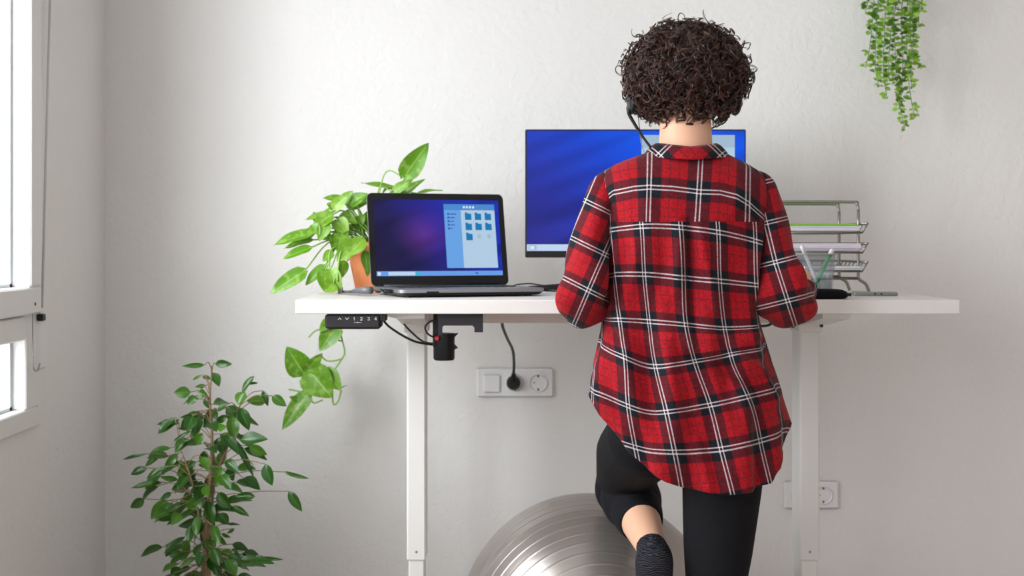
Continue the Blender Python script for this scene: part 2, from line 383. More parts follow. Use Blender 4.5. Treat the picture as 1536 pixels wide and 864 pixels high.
cable('hanging_cable', [P(1112, 478, 3.2), P(1128, 487, 3.2), P(1140, 489, 3.2), P(1152, 488, 3.2), P(1162, 484, 3.2), P(1180, 486, 3.24), P(1190, 490, 3.28), P(1196, 480, 3.29)], .003, M['rubber'], 'black cable sagging behind the shirt near the right desk leg')

# ================= MONITOR =================
my = 3.48; mon = empty('monitor', (PXw(953, my), my+.06, ZT), 'large flat computer monitor with blue wallpaper standing behind the person', 'monitor')
x0, x1 = PXw(788, my), PXw(1119, my); z1, z0 = PZw(194, my), PZw(386.5, my)
def emis(name, col, s=1.0, spec=True):
    m, N, L = nmat(name); b_ = N['Principled BSDF']; b_.inputs['Base Color'].default_value = (.003, .003, .004, 1); b_.inputs['Roughness'].default_value = .45; b_.inputs['Specular IOR Level'].default_value = .2
    b_.inputs['Emission Color'].default_value = (*col, 1); b_.inputs['Emission Strength'].default_value = s*.88; return m
def s2l(r, g, b): return tuple((c/255/12.92 if c/255 <= .04045 else ((c/255+.055)/1.055)**2.4) for c in (r, g, b))
def wallpaper(name, stops, streak, glow=None, ang=0.6):
    """emissive desktop picture: a blue sweep with dark diagonal streaks, from the UV map"""
    m, N, L = nmat(name); b_ = N['Principled BSDF']; b_.inputs['Base Color'].default_value = (.003, .003, .004, 1); b_.inputs['Roughness'].default_value = .45; b_.inputs['Specular IOR Level'].default_value = .2
    uv = N.new('ShaderNodeUVMap'); sp = N.new('ShaderNodeSeparateXYZ'); L.new(uv.outputs[0], sp.inputs[0])
    def mth(op, a, c_):
        n = N.new('ShaderNodeMath'); n.operation = op
        for i, q in enumerate((a, c_)):
            if hasattr(q, 'links'): L.new(q, n.inputs[i])
            elif q is not None: n.inputs[i].default_value = q
        return n.outputs[0]
    u, v = sp.outputs[0], sp.outputs[1]
    t = mth('ADD', mth('MULTIPLY', u, stops[0]), mth('MULTIPLY', v, stops[1]))
    cr = N.new('ShaderNodeValToRGB'); L.new(t, cr.inputs[0]); e = cr.color_ramp.elements
    for k, (pos, col) in enumerate(stops[2]):
        el = e[k] if k < 2 else e.new(pos)
        el.position = pos; el.color = (*col, 1)
    nz = N.new('ShaderNodeTexNoise'); nz.inputs['Scale'].default_value = 1.9; nz.inputs['Detail'].default_value = 0
    mp = N.new('ShaderNodeMapping'); mp.inputs['Rotation'].default_value = (0, 0, -ang); mp.inputs['Scale'].default_value = (.5, 3.2, 1); mp.inputs['Location'].default_value = (streak, .3, 0)
    mp.vector_type = 'POINT'
    rot = N.new('ShaderNodeMapping'); rot.inputs['Rotation'].default_value = (0, 0, -ang)
    L.new(uv.outputs[0], rot.inputs['Vector']); mp.inputs['Rotation'].default_value = (0, 0, 0); L.new(rot.outputs[0], mp.inputs['Vector']); L.new(mp.outputs[0], nz.inputs['Vector'])
    r2 = N.new('ShaderNodeValToRGB'); L.new(nz.outputs['Fac'], r2.inputs[0]); r2.color_ramp.elements[0].position = .30; r2.color_ramp.elements[0].color = (.55, .5, .62, 1); r2.color_ramp.elements[1].position = .56
    mx = N.new('ShaderNodeMix'); mx.data_type = 'RGBA'; mx.blend_type = 'MULTIPLY'; mx.inputs[0].default_value = 1; L.new(cr.outputs[0], mx.inputs[6]); L.new(r2.outputs[0], mx.inputs[7])
    out = mx.outputs[2]
    if glow:
        (gx, gy, gr, gc) = glow
        dx = mth('SUBTRACT', u, gx); dy = mth('MULTIPLY', mth('SUBTRACT', v, gy), .7)
        d = mth('SQRT', mth('ADD', mth('MULTIPLY', dx, dx), mth('MULTIPLY', dy, dy)), None)
        g = mth('MAXIMUM', mth('SUBTRACT', 1.0, mth('DIVIDE', d, gr)), 0.0); g = mth('POWER', g, 1.5)
        m2 = N.new('ShaderNodeMix'); m2.data_type = 'RGBA'; m2.blend_type = 'ADD'; L.new(g, m2.inputs[0]); L.new(out, m2.inputs[6]); m2.inputs[7].default_value = (*gc, 1); out = m2.outputs[2]
    L.new(out, b_.inputs['Emission Color']); b_.inputs['Emission Strength'].default_value = .85
    return m
M['wp_mon'] = wallpaper('monitor_wallpaper', (.75, .45, [(0.0, s2l(42, 38, 140)), (.3, s2l(34, 52, 178)), (.62, s2l(10, 70, 215)), (.85, s2l(0, 90, 245))]), 0.2)
M['wp_lap'] = wallpaper('laptop_wallpaper', (1.0, .35, [(0.0, s2l(28, 22, 60)), (.4, s2l(28, 26, 90)), (.75, s2l(36, 34, 150)), (1.0, s2l(20, 50, 180))]), 1.3, (.38, .55, .28, (.09, .015, .10)))
UI = {'panel': emis('ui_panel', s2l(180, 208, 232)), 'side': emis('ui_side', s2l(105, 165, 232)), 'title': emis('ui_title', s2l(75, 140, 210)),
      'folder': emis('ui_folder', s2l(20, 120, 180)), 'bar': emis('ui_bar', s2l(105, 160, 235)), 'barl': emis('ui_bar_light', s2l(195, 218, 245)),
      'white': emis('ui_white', s2l(225, 235, 250)), 'text': emis('ui_text', s2l(50, 90, 170)), 'teal': emis('ui_teal', s2l(0, 200, 205)), 'grey': emis('ui_grey', s2l(165, 190, 210)),
      'pale': emis('ui_pale', s2l(205, 228, 245))}
UK = list(UI)
def screen(name, O, u, v, w, h, wp, rects, parent):
    """O lower-left corner, unit u right, v up. rects (key, x0, y0, x1, y1, layer) in 0..1"""
    u = u.normalized(); v = v.normalized(); n = u.cross(v)   # toward the viewer
    b = MB()
    def quad(x0, y0, x1, y1, lay, mi):
        p = [O+u*(a*w)+v*(c_*h)+n*(.0001*lay+.0002) for a, c_ in ((x0, y0), (x1, y0), (x1, y1), (x0, y1))]
        b.add(p, [(0, 1, 2, 3)], mi)
    quad(0, 0, 1, 1, 0, 0)
    for k, a, c_, d, e_, lay in rects: quad(a, c_, d, e_, lay, 1+UK.index(k))
    o = b.build(name, [wp]+[UI[k] for k in UK], parent)
    ul = o.data.uv_layers.new(name='UVMap')
    for i, cc in enumerate([(0, 0), (1, 0), (1, 1), (0, 1)]): ul.data[i].uv = cc
    return o
b = MB(); b.box((x0, my, z0), (x1, my+.028, z1), bev=.002)
b.box(((x0+x1)/2-.10, my+.028, z0+.06), ((x0+x1)/2+.10, my+.05, z1-.08), bev=.01)
b.build('casing', M['black'], mon)
bz = .0035; cz = z0+.0165
rc = [('barl', 0, 0, 1, .055, 1), ('grey', .01, .008, .045, .048, 2), ('white', .015, .014, .035, .040, 3), ('panel', .527, .12, .985-.03, .965, 1), ('grey', .527, .86, .955, .965, 2), ('teal', .84, .74, .90, .82, 2), ('teal', .70, .74, .76, .82, 2), ('teal', .84, .58, .90, .66, 2)]
screen('screen', Vector((x0+bz, my-.0004, cz)), Vector((1,0,0)), Vector((0,0,1)), x1-x0-2*bz, z1-cz-bz, M['wp_mon'], rc, mon)
b = MB(); cxm = (x0+x1)/2; b.box((cxm-.03, my+.05, ZT+.01), (cxm+.03, my+.075, z0+.16), bev=.004); b.build('stand', M['black'], mon)
for sg in (-1, 1):
    b = MB(); a = Vector((cxm, my+.07, ZT+.012)); e_ = Vector((PXw(793, 3.38), 3.38, ZT+.012)) if sg < 0 else Vector((2*cxm-PXw(793, 3.38)-.03, 3.40, ZT+.012))
    b.tube([a, a.lerp(e_, .55), e_], [.016, .013, .006], 10); ob = b.build('stand_foot', M['black'], mon, True)
cable('monitor_cable', [P(768, 432, 3.4)+Vector((0,0,.004)), P(775, 427, 3.42), P(790, 425.5, 3.43), P(800, 426, 3.44), P(840, 432, 3.5)], .0016, M['rubber'], 'thin black cable lying behind the laptop corner')
cable('laptop_lead', [P(822, 437, 3.19), P(828, 435, 3.2), P(836, 437, 3.18), P(850, 443, 3.1), P(870, 447, 3.06)], .0018, M['rubber'], 'thin black lead running from laptop corner under the left sleeve')

# ================= LAPTOP =================
lx, ly, yaw, lw, ld, lh, tilt = -.1895, 3.105, .335, .3436, .252, .226, .20
U = Vector((math.cos(yaw), math.sin(yaw), 0)); V = Vector((-math.sin(yaw), math.cos(yaw), 0)); Zu = Vector((0, 0, 1))
L0 = Vector((lx, ly, ZT)); lap = empty('laptop', L0+U*lw/2+V*ld/2, 'open grey laptop on the desk showing a blue file window', 'laptop')
def rounded(w, d, r, n=5, ins=0):
    out = []
    for cx_, cy_, a0 in ((w-r, r, -90), (w-r, d-r, 0), (r, d-r, 90), (r, r, 180)):
        for k in range(n+1):
            a = math.radians(a0+90*k/n); out.append((cx_+(r-ins)*math.cos(a), cy_+(r-ins)*math.sin(a)))
    return out
def rslab(b, O, u, v, n, w, d, r, layers, mi=0):
    """rounded slab from layers (height, inset)"""
    vs = []; k = None
    for h_, ins in layers:
        o = rounded(w, d, r, 5, 0); k = len(o)
        for (x, y) in o:
            x = x+(ins if x < w/2 else -ins); y = y+(ins if y < d/2 else -ins); vs.append(O+u*x+v*y+n*h_)
    fs = [tuple(reversed(range(k)))]
    for q in range(len(layers)-1):
        for i in range(k): fs.append((q*k+i, q*k+(i+1)%k, (q+1)*k+(i+1)%k, (q+1)*k+i))
    fs.append(tuple((len(layers)-1)*k+i for i in range(k))); b.add(vs, fs, mi)
b = MB(); rslab(b, L0, U, V, Zu, lw, ld, .018, [(.003, .014), (.004, .008), (.0105, .001)]); autosmooth(b.build('base_shell', M['black'], lap))
b = MB(); rslab(b, L0, U, V, Zu, lw, ld, .018, [(.0106, .0005), (.0175, 0), (.0185, .001)]); autosmooth(b.build('palm_deck', M['silver'], lap))
b = MB()
for i in range(5):
    for j in range(14):
        w_ = .0195; x_ = .03+j*.0205; y_ = .115+i*.0195
        if i == 0 and 3 < j < 9: continue
        c = L0+U*(x_+.008)+V*(y_+.008)+Zu*.0195; b.frame_box(c, U, V, .0082, .0078, .0012, 0, .0006)
c = L0+U*(.03+6.5*.0205)+V*.123+Zu*.0195; b.frame_box(c, U, V, .05, .0078, .0012, 0, .0006)
b.build('keyboard', M['keys'], lap)
b = MB(); b.frame_box(L0+U*.16+V*.055+Zu*.0187, U, V, .05, .035, .0004); b.build('touchpad', M['grey_plastic'], lap)
for y_, w_ in ((.06, .012), (.10, .007), (.13, .007), (.16, .010)):
    b = MB(); b.frame_box(L0+U*.0003+V*y_+Zu*.0135, V, Zu, w_/2, .0028, .0006); b.build('port', M['black'], lap)
b = MB(); b.frame_box(L0+U*.075+V*(-.0002)+Zu*.012, U, Zu, .014, .0015, .0005); b.build('port', M['black'], lap)
for (x_, y_) in ((.03, .03), (lw-.03, .03), (.03, ld-.03), (lw-.03, ld-.03)):
    b = MB(); b.lathe(L0+U*x_+V*y_, [(.006, .0), (.006, .0035)], 12); b.build('rubber_foot', M['black'], lap)
HB = L0+V*(ld-.006)+Zu*.0185; LV = (Zu*math.cos(tilt)+V*math.sin(tilt)); LN = U.cross(LV)  # toward the viewer
b = MB(); rslab(b, HB-LN*.0075, U, LV, LN, lw, lh, .013, [(0, .002), (.002, 0), (.0065, 0)])
lid = autosmooth(b.build('lid', mat('lid_shell', (.42, .42, .43), .35, .7), lap))
b = MB(); rslab(b, HB-LN*.001, U, LV, LN, lw, lh, .013, [(0, .0002), (.0012, .0008)]); b.build('bezel', M['black'], lap)
b = MB(); b.tube([HB+U*.03-LN*.002, HB+U*(lw-.03)-LN*.002], .006, 12); b.build('hinge', M['black'], lap, True)
rc = [('bar', 0, 0, 1, .062, 1), ('barl', .09, .008, .30, .054, 2), ('white', .008, .010, .032, .050, 2), ('teal', .31, .010, .335, .05, 3), ('text', .78, .02, .80, .042, 2),
      ('panel', .555, .10, .965, .945, 1), ('side', .555, .10, .69, .945, 2), ('title', .555, .865, .965, .945, 3)]
for k in range(4): rc.append(('white', .71+.025*k, .89, .725+.025*k, .92, 4))
for k, wd in enumerate((.05, .038, .028, .034, .016)):
    y_ = .80-.048*k; rc.append(('text', .58, y_, .597, y_+.026, 3)); rc.append(('text', .602, y_+.006, .602+wd, y_+.019, 3))
for i in range(7):
    cx_, cy_ = .722+.08*(i%3), .735-.135*(i//3); rc.append(('folder', cx_, cy_, cx_+.052, cy_+.085, 3)); rc.append(('folder', cx_, cy_+.085, cx_+.022, cy_+.10, 3))
for i in (1, 2):
    cx_, cy_ = .735+.08*i, .49; rc.append(('grey', cx_, cy_, cx_+.026, cy_+.055, 3))
screen('screen', HB+LN*.0004+U*.014+LV*.024, U, LV, lw-.028, lh-.040, M['wp_lap'], rc, lap)
# dongle and plugs left of the laptop
dg = empty('cable_plug', P(520, 437, 3.30), 'dark cable plugs and coiled lead lying at the left side of the laptop', 'cable plug')
b = MB(); q = [P(507, 438, 3.3), P(513, 438, 3.3)]; zz = ZT+.007
def D(px, Y, dz=.006): return Vector((PXw(px, Y), Y, ZT+dz))
b.tube([D(507, 3.34, .009), D(514, 3.34, .009)], .0085, 12); b.tube([D(514, 3.34), D(530, 3.34)], .003, 10)
b.tube([D(530, 3.34, .007), D(545, 3.32, .0105), D(556, 3.30, .0105)], [.005, .0085, .009], 12); b.build('plug', M['grey_plastic'], dg, True)
b = MB(); b.tube(spline([D(527, 3.34, .003), D(538, 3.28, .003), D(552, 3.23, .003), D(570, 3.19, .006), D(574, 3.18, .011)]), .0018, 6)
b.tube(spline([D(510, 3.34, .003), D(528, 3.25, .003), D(550, 3.19, .003), D(566, 3.17, .005), D(575, 3.165, .011)]), .0018, 6); b.build('lead', M['grey_plastic'], dg, True)
b = MB(); 
for k in range(3): b.tube([D(571+6*k, 3.17+.001*k, .0125), D(575+6*k, 3.17, .0125)], .0048, 10)
b.tube([D(571, 3.17, .0125), D(592, 3.165, .0125)], .003, 8); b.build('connector', M['black'], dg, True)

# ================= EXERCISE BALL =================
br = .297; bc = Vector((.234, 3.25, br))
b = MB(); prof = []; NR = 720
ax = Vector((.05, -1, .02)).normalized()
# rings of shallow ridges around a tilted axis
for i in range(NR+1):
    a = math.pi*(i/NR); lat = a/math.pi*180
    rr = br
    for c0 in [16+5.2*k for k in range(29)]:
        rr += .0008*math.exp(-((lat-c0)/.38)**2)
    if i in (0, NR): rr = br
    prof.append((rr*math.sin(a), -rr*math.cos(a)))
b.lathe(bc, prof, 96, axis=ax)
m_, N_, L_ = nmat('silver_vinyl'); bb = N_['Principled BSDF']; bb.inputs['Base Color'].default_value = (.43, .385, .36, 1); bb.inputs['Metallic'].default_value = .75; bb.inputs['Roughness'].default_value = .30
bb.inputs['Coat Weight'].default_value = .25; bb.inputs['Coat Roughness'].default_value = .2
M['ball'] = m_
ball = b.build('exercise_ball', M['ball'], None, True); tag(ball, 'large silver grey exercise ball on the floor under the raised knee', 'exercise ball')

# ================= PLANTS =================
def leaf_material(name, col, col2, rough=.4, vein=(.45, .65, .25), var=0.0):
    m, N, L = nmat(name); b_ = N['Principled BSDF']; b_.inputs['Roughness'].default_value = rough
    b_.inputs['Transmission Weight'].default_value = 0
    uv = N.new('ShaderNodeUVMap'); sp = N.new('ShaderNodeSeparateXYZ'); L.new(uv.outputs[0], sp.inputs[0])
    # vein along u = .5, random tone kept in the integer part of v
    ab = N.new('ShaderNodeMath'); ab.operation = 'SUBTRACT'; L.new(sp.outputs[0], ab.inputs[0]); ab.inputs[1].default_value = .5
    a2 = N.new('ShaderNodeMath'); a2.operation = 'ABSOLUTE'; L.new(ab.outputs[0], a2.inputs[0])
    lt = N.new('ShaderNodeMath'); lt.operation = 'LESS_THAN'; L.new(a2.outputs[0], lt.inputs[0]); lt.inputs[1].default_value = .028
    fl = N.new('ShaderNodeMath'); fl.operation = 'FLOOR'; L.new(sp.outputs[1], fl.inputs[0])
    dv = N.new('ShaderNodeMath'); dv.operation = 'DIVIDE'; L.new(fl.outputs[0], dv.inputs[0]); dv.inputs[1].default_value = 8
    mx = N.new('ShaderNodeMix'); mx.data_type = 'RGBA'; mx.inputs[6].default_value = (*col, 1); mx.inputs[7].default_value = (*col2, 1); L.new(dv.outputs[0], mx.inputs[0])
    nz = N.new('ShaderNodeTexNoise'); nz.inputs['Scale'].default_value = 60; tc = N.new('ShaderNodeTexCoord'); L.new(tc.outputs['Object'], nz.inputs['Vector'])
    rp = N.new('ShaderNodeValToRGB'); rp.color_ramp.elements[0].position = .52; rp.color_ramp.elements[1].position = .62; L.new(nz.outputs['Fac'], rp.inputs[0])
    ml = N.new('ShaderNodeMath'); ml.operation = 'MULTIPLY'; L.new(rp.outputs[0], ml.inputs[0]); ml.inputs[1].default_value = var
    m1 = N.new('ShaderNodeMix'); m1.data_type = 'RGBA'; L.new(ml.outputs[0], m1.inputs[0]); L.new(mx.outputs[2], m1.inputs[6]); m1.inputs[7].default_value = (*vein, 1)
    sc_ = N.new('ShaderNodeMath'); sc_.operation = 'MULTIPLY'; L.new(lt.outputs[0], sc_.inputs[0]); sc_.inputs[1].default_value = .55
    m2 = N.new('ShaderNodeMix'); m2.data_type = 'RGBA'; L.new(sc_.outputs[0], m2.inputs[0]); L.new(m1.outputs[2], m2.inputs[6]); m2.inputs[7].default_value = (*vein, 1)
    L.new(m2.outputs[2], b_.inputs['Base Color'])
    tr = N.new('ShaderNodeBsdfTranslucent'); L.new(m2.outputs[2], tr.inputs[0]); ms = N.new('ShaderNodeMixShader'); ms.inputs[0].default_value = .22
    L.new(b_.outputs[0], ms.inputs[1]); L.new(tr.outputs[0], ms.inputs[2]); L.new(ms.outputs[0], N['Material Output'].inputs[0]); return m
class Leaves:
    def __init__(s): s.v = []; s.f = []; s.uv = []
    def leaf(s, base, tip, width, facing=(0, -1, .3), shape='heart', fold=.25, curl=.15, tone=0):
        """a blade of real curvature from base to tip"""
        base = Vector(base); tip = Vector(tip); d = tip-base; Ln = d.length; d.normalize(); n = Vector(facing); n = (n-d*n.dot(d))
        if n.length < 1e-4: n = d.orthogonal()
        n.normalize(); q = d.cross(n); nr = 9; nc = 5; o = len(s.v)
        for i in range(nr):
            t = i/(nr-1)
            if shape == 'heart': w = math.sin(math.pi*min(1, t**.62*.985+.015))**.8 if t < 1 else 0; back = -.06*(1-t)**6
            else: w = math.sin(math.pi*t**.85)**.85*(1-.25*t) if 0 < t < 1 else 0; back = 0
            if t == 1: w = 0
            for k in range(nc):
                e = (k/(nc-1)-.5)*2
                x = e*w*width/2; up = fold*abs(x)-curl*Ln*(t-.4)**2 + .02*Ln*math.sin(9*t+e*2)*abs(e)
                bk = (-.10*Ln*abs(e)*(1-t)**3 if shape == 'heart' else 0)
                s.v.append(base+d*(t*Ln+bk)+q*x+n*up); s.uv.append((e*.5+.5 if w > 0 else .5, min(.99, t)*.98+.005+tone))
        for i in range(nr-1):
            for k in range(nc-1): s.f.append((o+i*nc+k, o+i*nc+k+1, o+(i+1)*nc+k+1, o+(i+1)*nc+k))
    def build(s, name, m, parent):
        b = MB(); b.add(s.v, s.f); o = b.build(name, m, parent, True); ul = o.data.uv_layers.new(name='UVMap')
        idx = np.empty(len(o.data.loops), dtype=np.int32); o.data.loops.foreach_get('vertex_index', idx)
        ul.data.foreach_set('uv', np.array(s.uv, dtype=np.float32)[idx].ravel()); return o
M['pothos'] = leaf_material('pothos_leaf', (.11, .29, .008), (.27, .50, .035), .35, (.42, .60, .14), .35)
M['ficus'] = leaf_material('ficus_leaf', (.020, .090, .006), (.09, .24, .012), .28, (.10, .25, .05), 0)
M['vine'] = leaf_material('vine_leaf', (.06, .19, .012), (.34, .58, .035), .5, (.25, .45, .08), 0)
def pot(b, c, rt, rb, h, rim=.012, mi=0):
    b.lathe(c, [(rb, 0), (rt-.004, h-.03), (rt+rim*.4, h-.03), (rt+rim*.4, h), (rt-.006, h), (rt-.008, h-.02), (rb*.95, h-.025), (0, h-.025)], 40)

# --- pothos on the desk ---
py_ = 3.45
pc = Vector((PXw(566, py_), py_, ZT)); pth = empty('potted_pothos', pc, 'trailing pothos plant in an orange terracotta pot behind the laptop', 'potted plant')
b = MB(); pot(b, pc, .074, .052, .122, .010); autosmooth(b.build('pot', M['terracotta'], pth), 50)
b = MB(); b.lathe(pc, [(.06, .094), (.066, .1015), (.02, .104), (0, .104)], 24); b.build('soil', M['soil'], pth)
Lv = Leaves(); st = MB()
# base px, tip px, width px, depth, tone, facing
PL = [((606,265),(643,214),34,3.42,0,(.2,-1,.1)), ((605,288),(543,272),18,3.46,2,(0,-.6,1)), ((590,288),(620,268),16,3.44,3,(.3,-1,.5)), ((605,290),(637,268),14,3.47,1,(.2,-.8,.6)),
 ((625,290),(664,284),11,3.5,2,(0,-.5,1)), ((525,305),(552,290),22,3.42,0,(0,-1,.5)), ((522,308),(560,298),24,3.46,0,(0,-1,.4)), ((518,300),(484,296),16,3.44,1,(0,-.8,.7)),
 ((514,303),(529,286),17,3.43,3,(0,-1,.3)), ((504,312),(490,305),14,3.42,1,(0,-1,.3)), ((492,321),(457,329),15,3.40,1,(0,-.7,.8)), ((500,312),(524,290),20,3.41,4,(.1,-1,.3)), ((486,330),(502,308),16,3.42,3,(0,-1,.4)),
 ((497,322),(468,342),24,3.39,2,(-.2,-1,.3)), ((505,330),(522,352),26,3.40,4,(0,-1,.4)), ((490,335),(478,362),22,3.38,2,(0,-1,.2)), ((470,345),(453,362),18,3.38,1,(-.3,-1,.2)),
 ((465,350),(410,366),24,3.37,0,(0,-.8,.8)), ((464,372),(423,388),19,3.36,0,(0,-.8,.7)), ((466,360),(425,372),16,3.39,1,(0,-.7,.8)), ((456,407),(403,441),27,3.35,0,(-.1,-1,.3)), ((487,400),(457,428),20,3.36,0,(-.4,-1,.3)),
 ((500,425),(488,438),24,3.33,4,(0,-1,0)), ((512,352),(506,378),20,3.36,2,(.2,-1,.2)), ((502,352),(500,378),18,3.37,0,(.5,-1,.1)), ((522,352),(516,330),20,3.44,4,(0,-1,.2)), ((530,340),(548,322),20,3.44,1,(.3,-1,.2)),
 ((545,345),(552,316),24,3.46,0,(.4,-1,.1)), ((520,385),(512,366),20,3.35,2,(0,-1,.2)), ((498,378),(484,392),16,3.37,3,(0,-1,.2)), ((532,362),(505,392),30,3.35,5,(.2,-1,.2)), ((545,360),(520,384),24,3.34,4,(.2,-1,.4)),
 ((515,392),(512,418),18,3.42,1,(.3,-1,0)), ((488,405),(487,438),26,3.35,2,(.1,-1,.1)), ((495,405),(512,437),24,3.34,3,(0,-1,.1)), ((548,378),(552,415),20,3.36,0,(.6,-1,0)), ((505,345),(524,368),22,3.4,5,(0,-1,.3)),
 ((477,330),(470,318),14,3.41,2,(0,-1,.3)), ((512,322),(536,335),20,3.43,5,(0,-1,.5)), ((480,350),(500,360),18,3.4,3,(0,-1,.5)), ((468,338),(480,352),18,3.38,1,(0,-1,.3))]
for a_, t_, w_, Y, tone, fc in PL:
    Lv.leaf(P(*a_, Y), P(*t_, Y-.01), w_*.98*Y/F, fc, 'heart', .3, .12, tone)
    mid = P((a_[0]+545)/2, min(a_[1], 360)-6+.25*abs(a_[0]-545)*.3, (Y+py_)/2); r0 = pc+Vector((random.uniform(-.03, .03), random.uniform(-.02, .03), .10))
    st.tube(spline([r0, mid, P(*a_, Y)], 6), [.0018]*13, 5)
# trailing stems past the desk's left side / rear edge
TRY = 3.66
PT = [((505,488),(479,527),28,0,(0,-1,.2)), ((497,480),(479,498),16,2,(0,-1,.5)), ((455,560),(430,520),34,0,(.1,-1,.1)), ((458,557),(484,530),18,1,(.6,-1,.2)),
      ((500,560),(460,556),14,3,(0,-1,.4)), ((464,556),(498,597),44,1,(-.1,-1,.1)), ((485,556),(512,585),26,2,(.2,-1,.2)), ((462,590),(422,645),25,0,(-.2,-1,.2)), ((447,600),(434,595),8,1,(0,-1,.3)), ((508,586),(521,577),7,1,(0,-.5,1)), ((488,498),(486,485),8,2,(0,-1,.1))]
for a_, t_, w_, tone, fc in PT: Lv.leaf(P(*a_, TRY), P(*t_, TRY-.015), w_*1.15*TRY/F, fc, 'heart', .25, .12, tone)
for path in ([(548,372,3.42),(520,392,3.5),(508,425,3.6),(508,470,TRY),(511,500,TRY),(517,527,TRY),(513,538,TRY),(500,560,TRY),(499,588,TRY),(500,606,TRY),(507,602,TRY),(512,585,TRY)],
             [(513,538,TRY),(502,541,TRY),(490,541,TRY),(481,533,TRY)], [(514,512,TRY),(498,508,TRY),(482,500,TRY)], [(499,560,TRY),(480,568,TRY),(462,568,TRY)], [(484,600,TRY),(470,604,TRY),(462,590,TRY)],
             [(545,370,3.42),(500,372,3.36),(494,398,3.35),(498,420,3.34),(504,424,3.34)], [(540,370,3.42),(515,372,3.35),(508,395,3.34),(506,422,3.33)], [(433,584,TRY),(452,588,TRY),(462,592,TRY)], [(463,506,TRY),(472,497,TRY),(484,492,TRY)]):
    st.tube(spline([P(*q_) for q_ in path], 6), .0022, 6)
Lv.build('foliage', M['pothos'], pth); st.build('stems', M['stem'], pth, True)

# --- ficus on the floor at left ---
fy = 3.42; fc0 = Vector((PXw(308, fy), fy, 0)); fic = empty('potted_ficus', fc0, 'bushy green ficus plant on the floor left of the desk', 'potted plant')
b = MB(); pot(b, fc0, .115, .085, .22); autosmooth(b.build('pot', M['pot_grey'], fic), 50)
b = MB(); b.lathe(fc0, [(.09, .18), (.10, .192), (.03, .196), (0, .196)], 24); b.build('soil', M['soil'], fic)
b = MB()
trunk = [fc0+Vector((0, 0, .18)), P(312, 880, fy), P(309, 800, fy), P(314, 735, fy), P(318, 660, fy), P(315, 600, fy), P(318, 548, fy)]
tp = spline(trunk, 8); b.tube(tp, [.0075-.0058*i/(len(tp)-1) for i in range(len(tp))], 8)
t2 = spline([fc0+Vector((.02, .01, .18)), P(305, 860, fy+.03), P(316, 790, fy+.03), P(322, 720, fy+.02), P(345, 660, fy), P(365, 590, fy-.02)], 8); b.tube(t2, [.0055-.0042*i/(len(t2)-1) for i in range(len(t2))], 7)
t3 = spline([fc0+Vector((-.02, -.01, .18)), P(314, 860, fy-.03), P(304, 800, fy-.04), P(290, 730, fy-.05), P(270, 670, fy-.04)], 8); b.tube(t3, [.005-.0038*i/(len(t3)-1) for i in range(len(t3))], 7)
Fv = Leaves()
def FZ(x, y): return (170+x/2.587, 530+y/2.587)
FL = [((355,45),(265,50),18),((395,40),(460,42),28),((385,75),(412,128),34),((345,90),(385,100),14),((300,150),(232,155),40),((330,150),(362,165),34),((320,165),(288,200),30),((340,85),(305,105),10),((360,125),(316,130),14),
 ((238,252),(168,312),30),((305,238),(258,250),12),((300,290),(248,292),14),((300,300),(220,352),14),((545,88),(495,150),24),((510,150),(480,200),44),((560,115),(520,120),12),((590,190),(515,182),40),((580,145),(600,205),24),((615,165),(672,205),34),
 ((440,200),(400,225),22),((400,215),(350,290),44),((330,225),(325,280),36),((440,240),(395,275),24),((470,200),(445,260),40),((490,210),(528,300),42),((460,240),(470,340),44),((490,335),(598,330),48),((525,360),(598,395),36),((475,335),(548,485),22),
 ((335,285),(300,345),36),((290,335),(235,385),32),((345,310),(318,360),26),((390,340),(440,360),38),((420,330),(430,400),40),((125,390),(30,412),12),((180,395),(120,440),22),((250,390),(195,450),28),((130,445),(65,470),30),((200,440),(125,485),24),((320,420),(242,475),42),
 ((250,490),(180,480),22),((190,500),(65,520),24),((295,505),(225,530),44),((350,510),(295,545),34),((120,565),(65,600),34),((225,540),(180,570),20),((210,570),(142,645),44),((265,575),(185,640),22),((345,560),(285,610),46),((320,580),(330,650),44),((405,540),(455,605),44),((360,590),(410,655),56),((410,620),(448,665),36),
 ((385,640),(350,768),54),((550,555),(470,553),28),((460,592),(528,632),24),((590,430),(615,515),44),((660,460),(760,488),16),((680,535),(732,615),34),((440,662),(492,664),10),((350,650),(250,672),36),((355,660),(300,705),30),((270,620),(205,668),18),
 ((265,728),(198,790),32),((285,722),(285,792),34),((268,770),(215,790),26),((320,790),(255,830),20),((460,740),(528,765),30),((450,780),(498,830),28),((490,800),(575,795),24),((570,792),(660,802),14),((400,770),(420,850),24),((430,800),(460,862),32),((345,770),(330,830),36),
 ((260,830),(222,862),38),((385,830),(425,862),26),((340,400),(370,455),36),((370,470),(385,540),40),((420,440),(400,520),36),((440,450),(468,495),34),((350,380),(350,440),30),((430,380),(405,445),34),((300,470),(330,520),26),((280,440),(250,470),24),((300,850),(340,868),34),
 ((470,680),(440,700),12),((395,700),(440,745),24),((360,560),(350,600),34),((405,290),(440,285),26),((420,700),(455,715),14),((335,130),(355,128),14),((350,180),(372,215),16)]
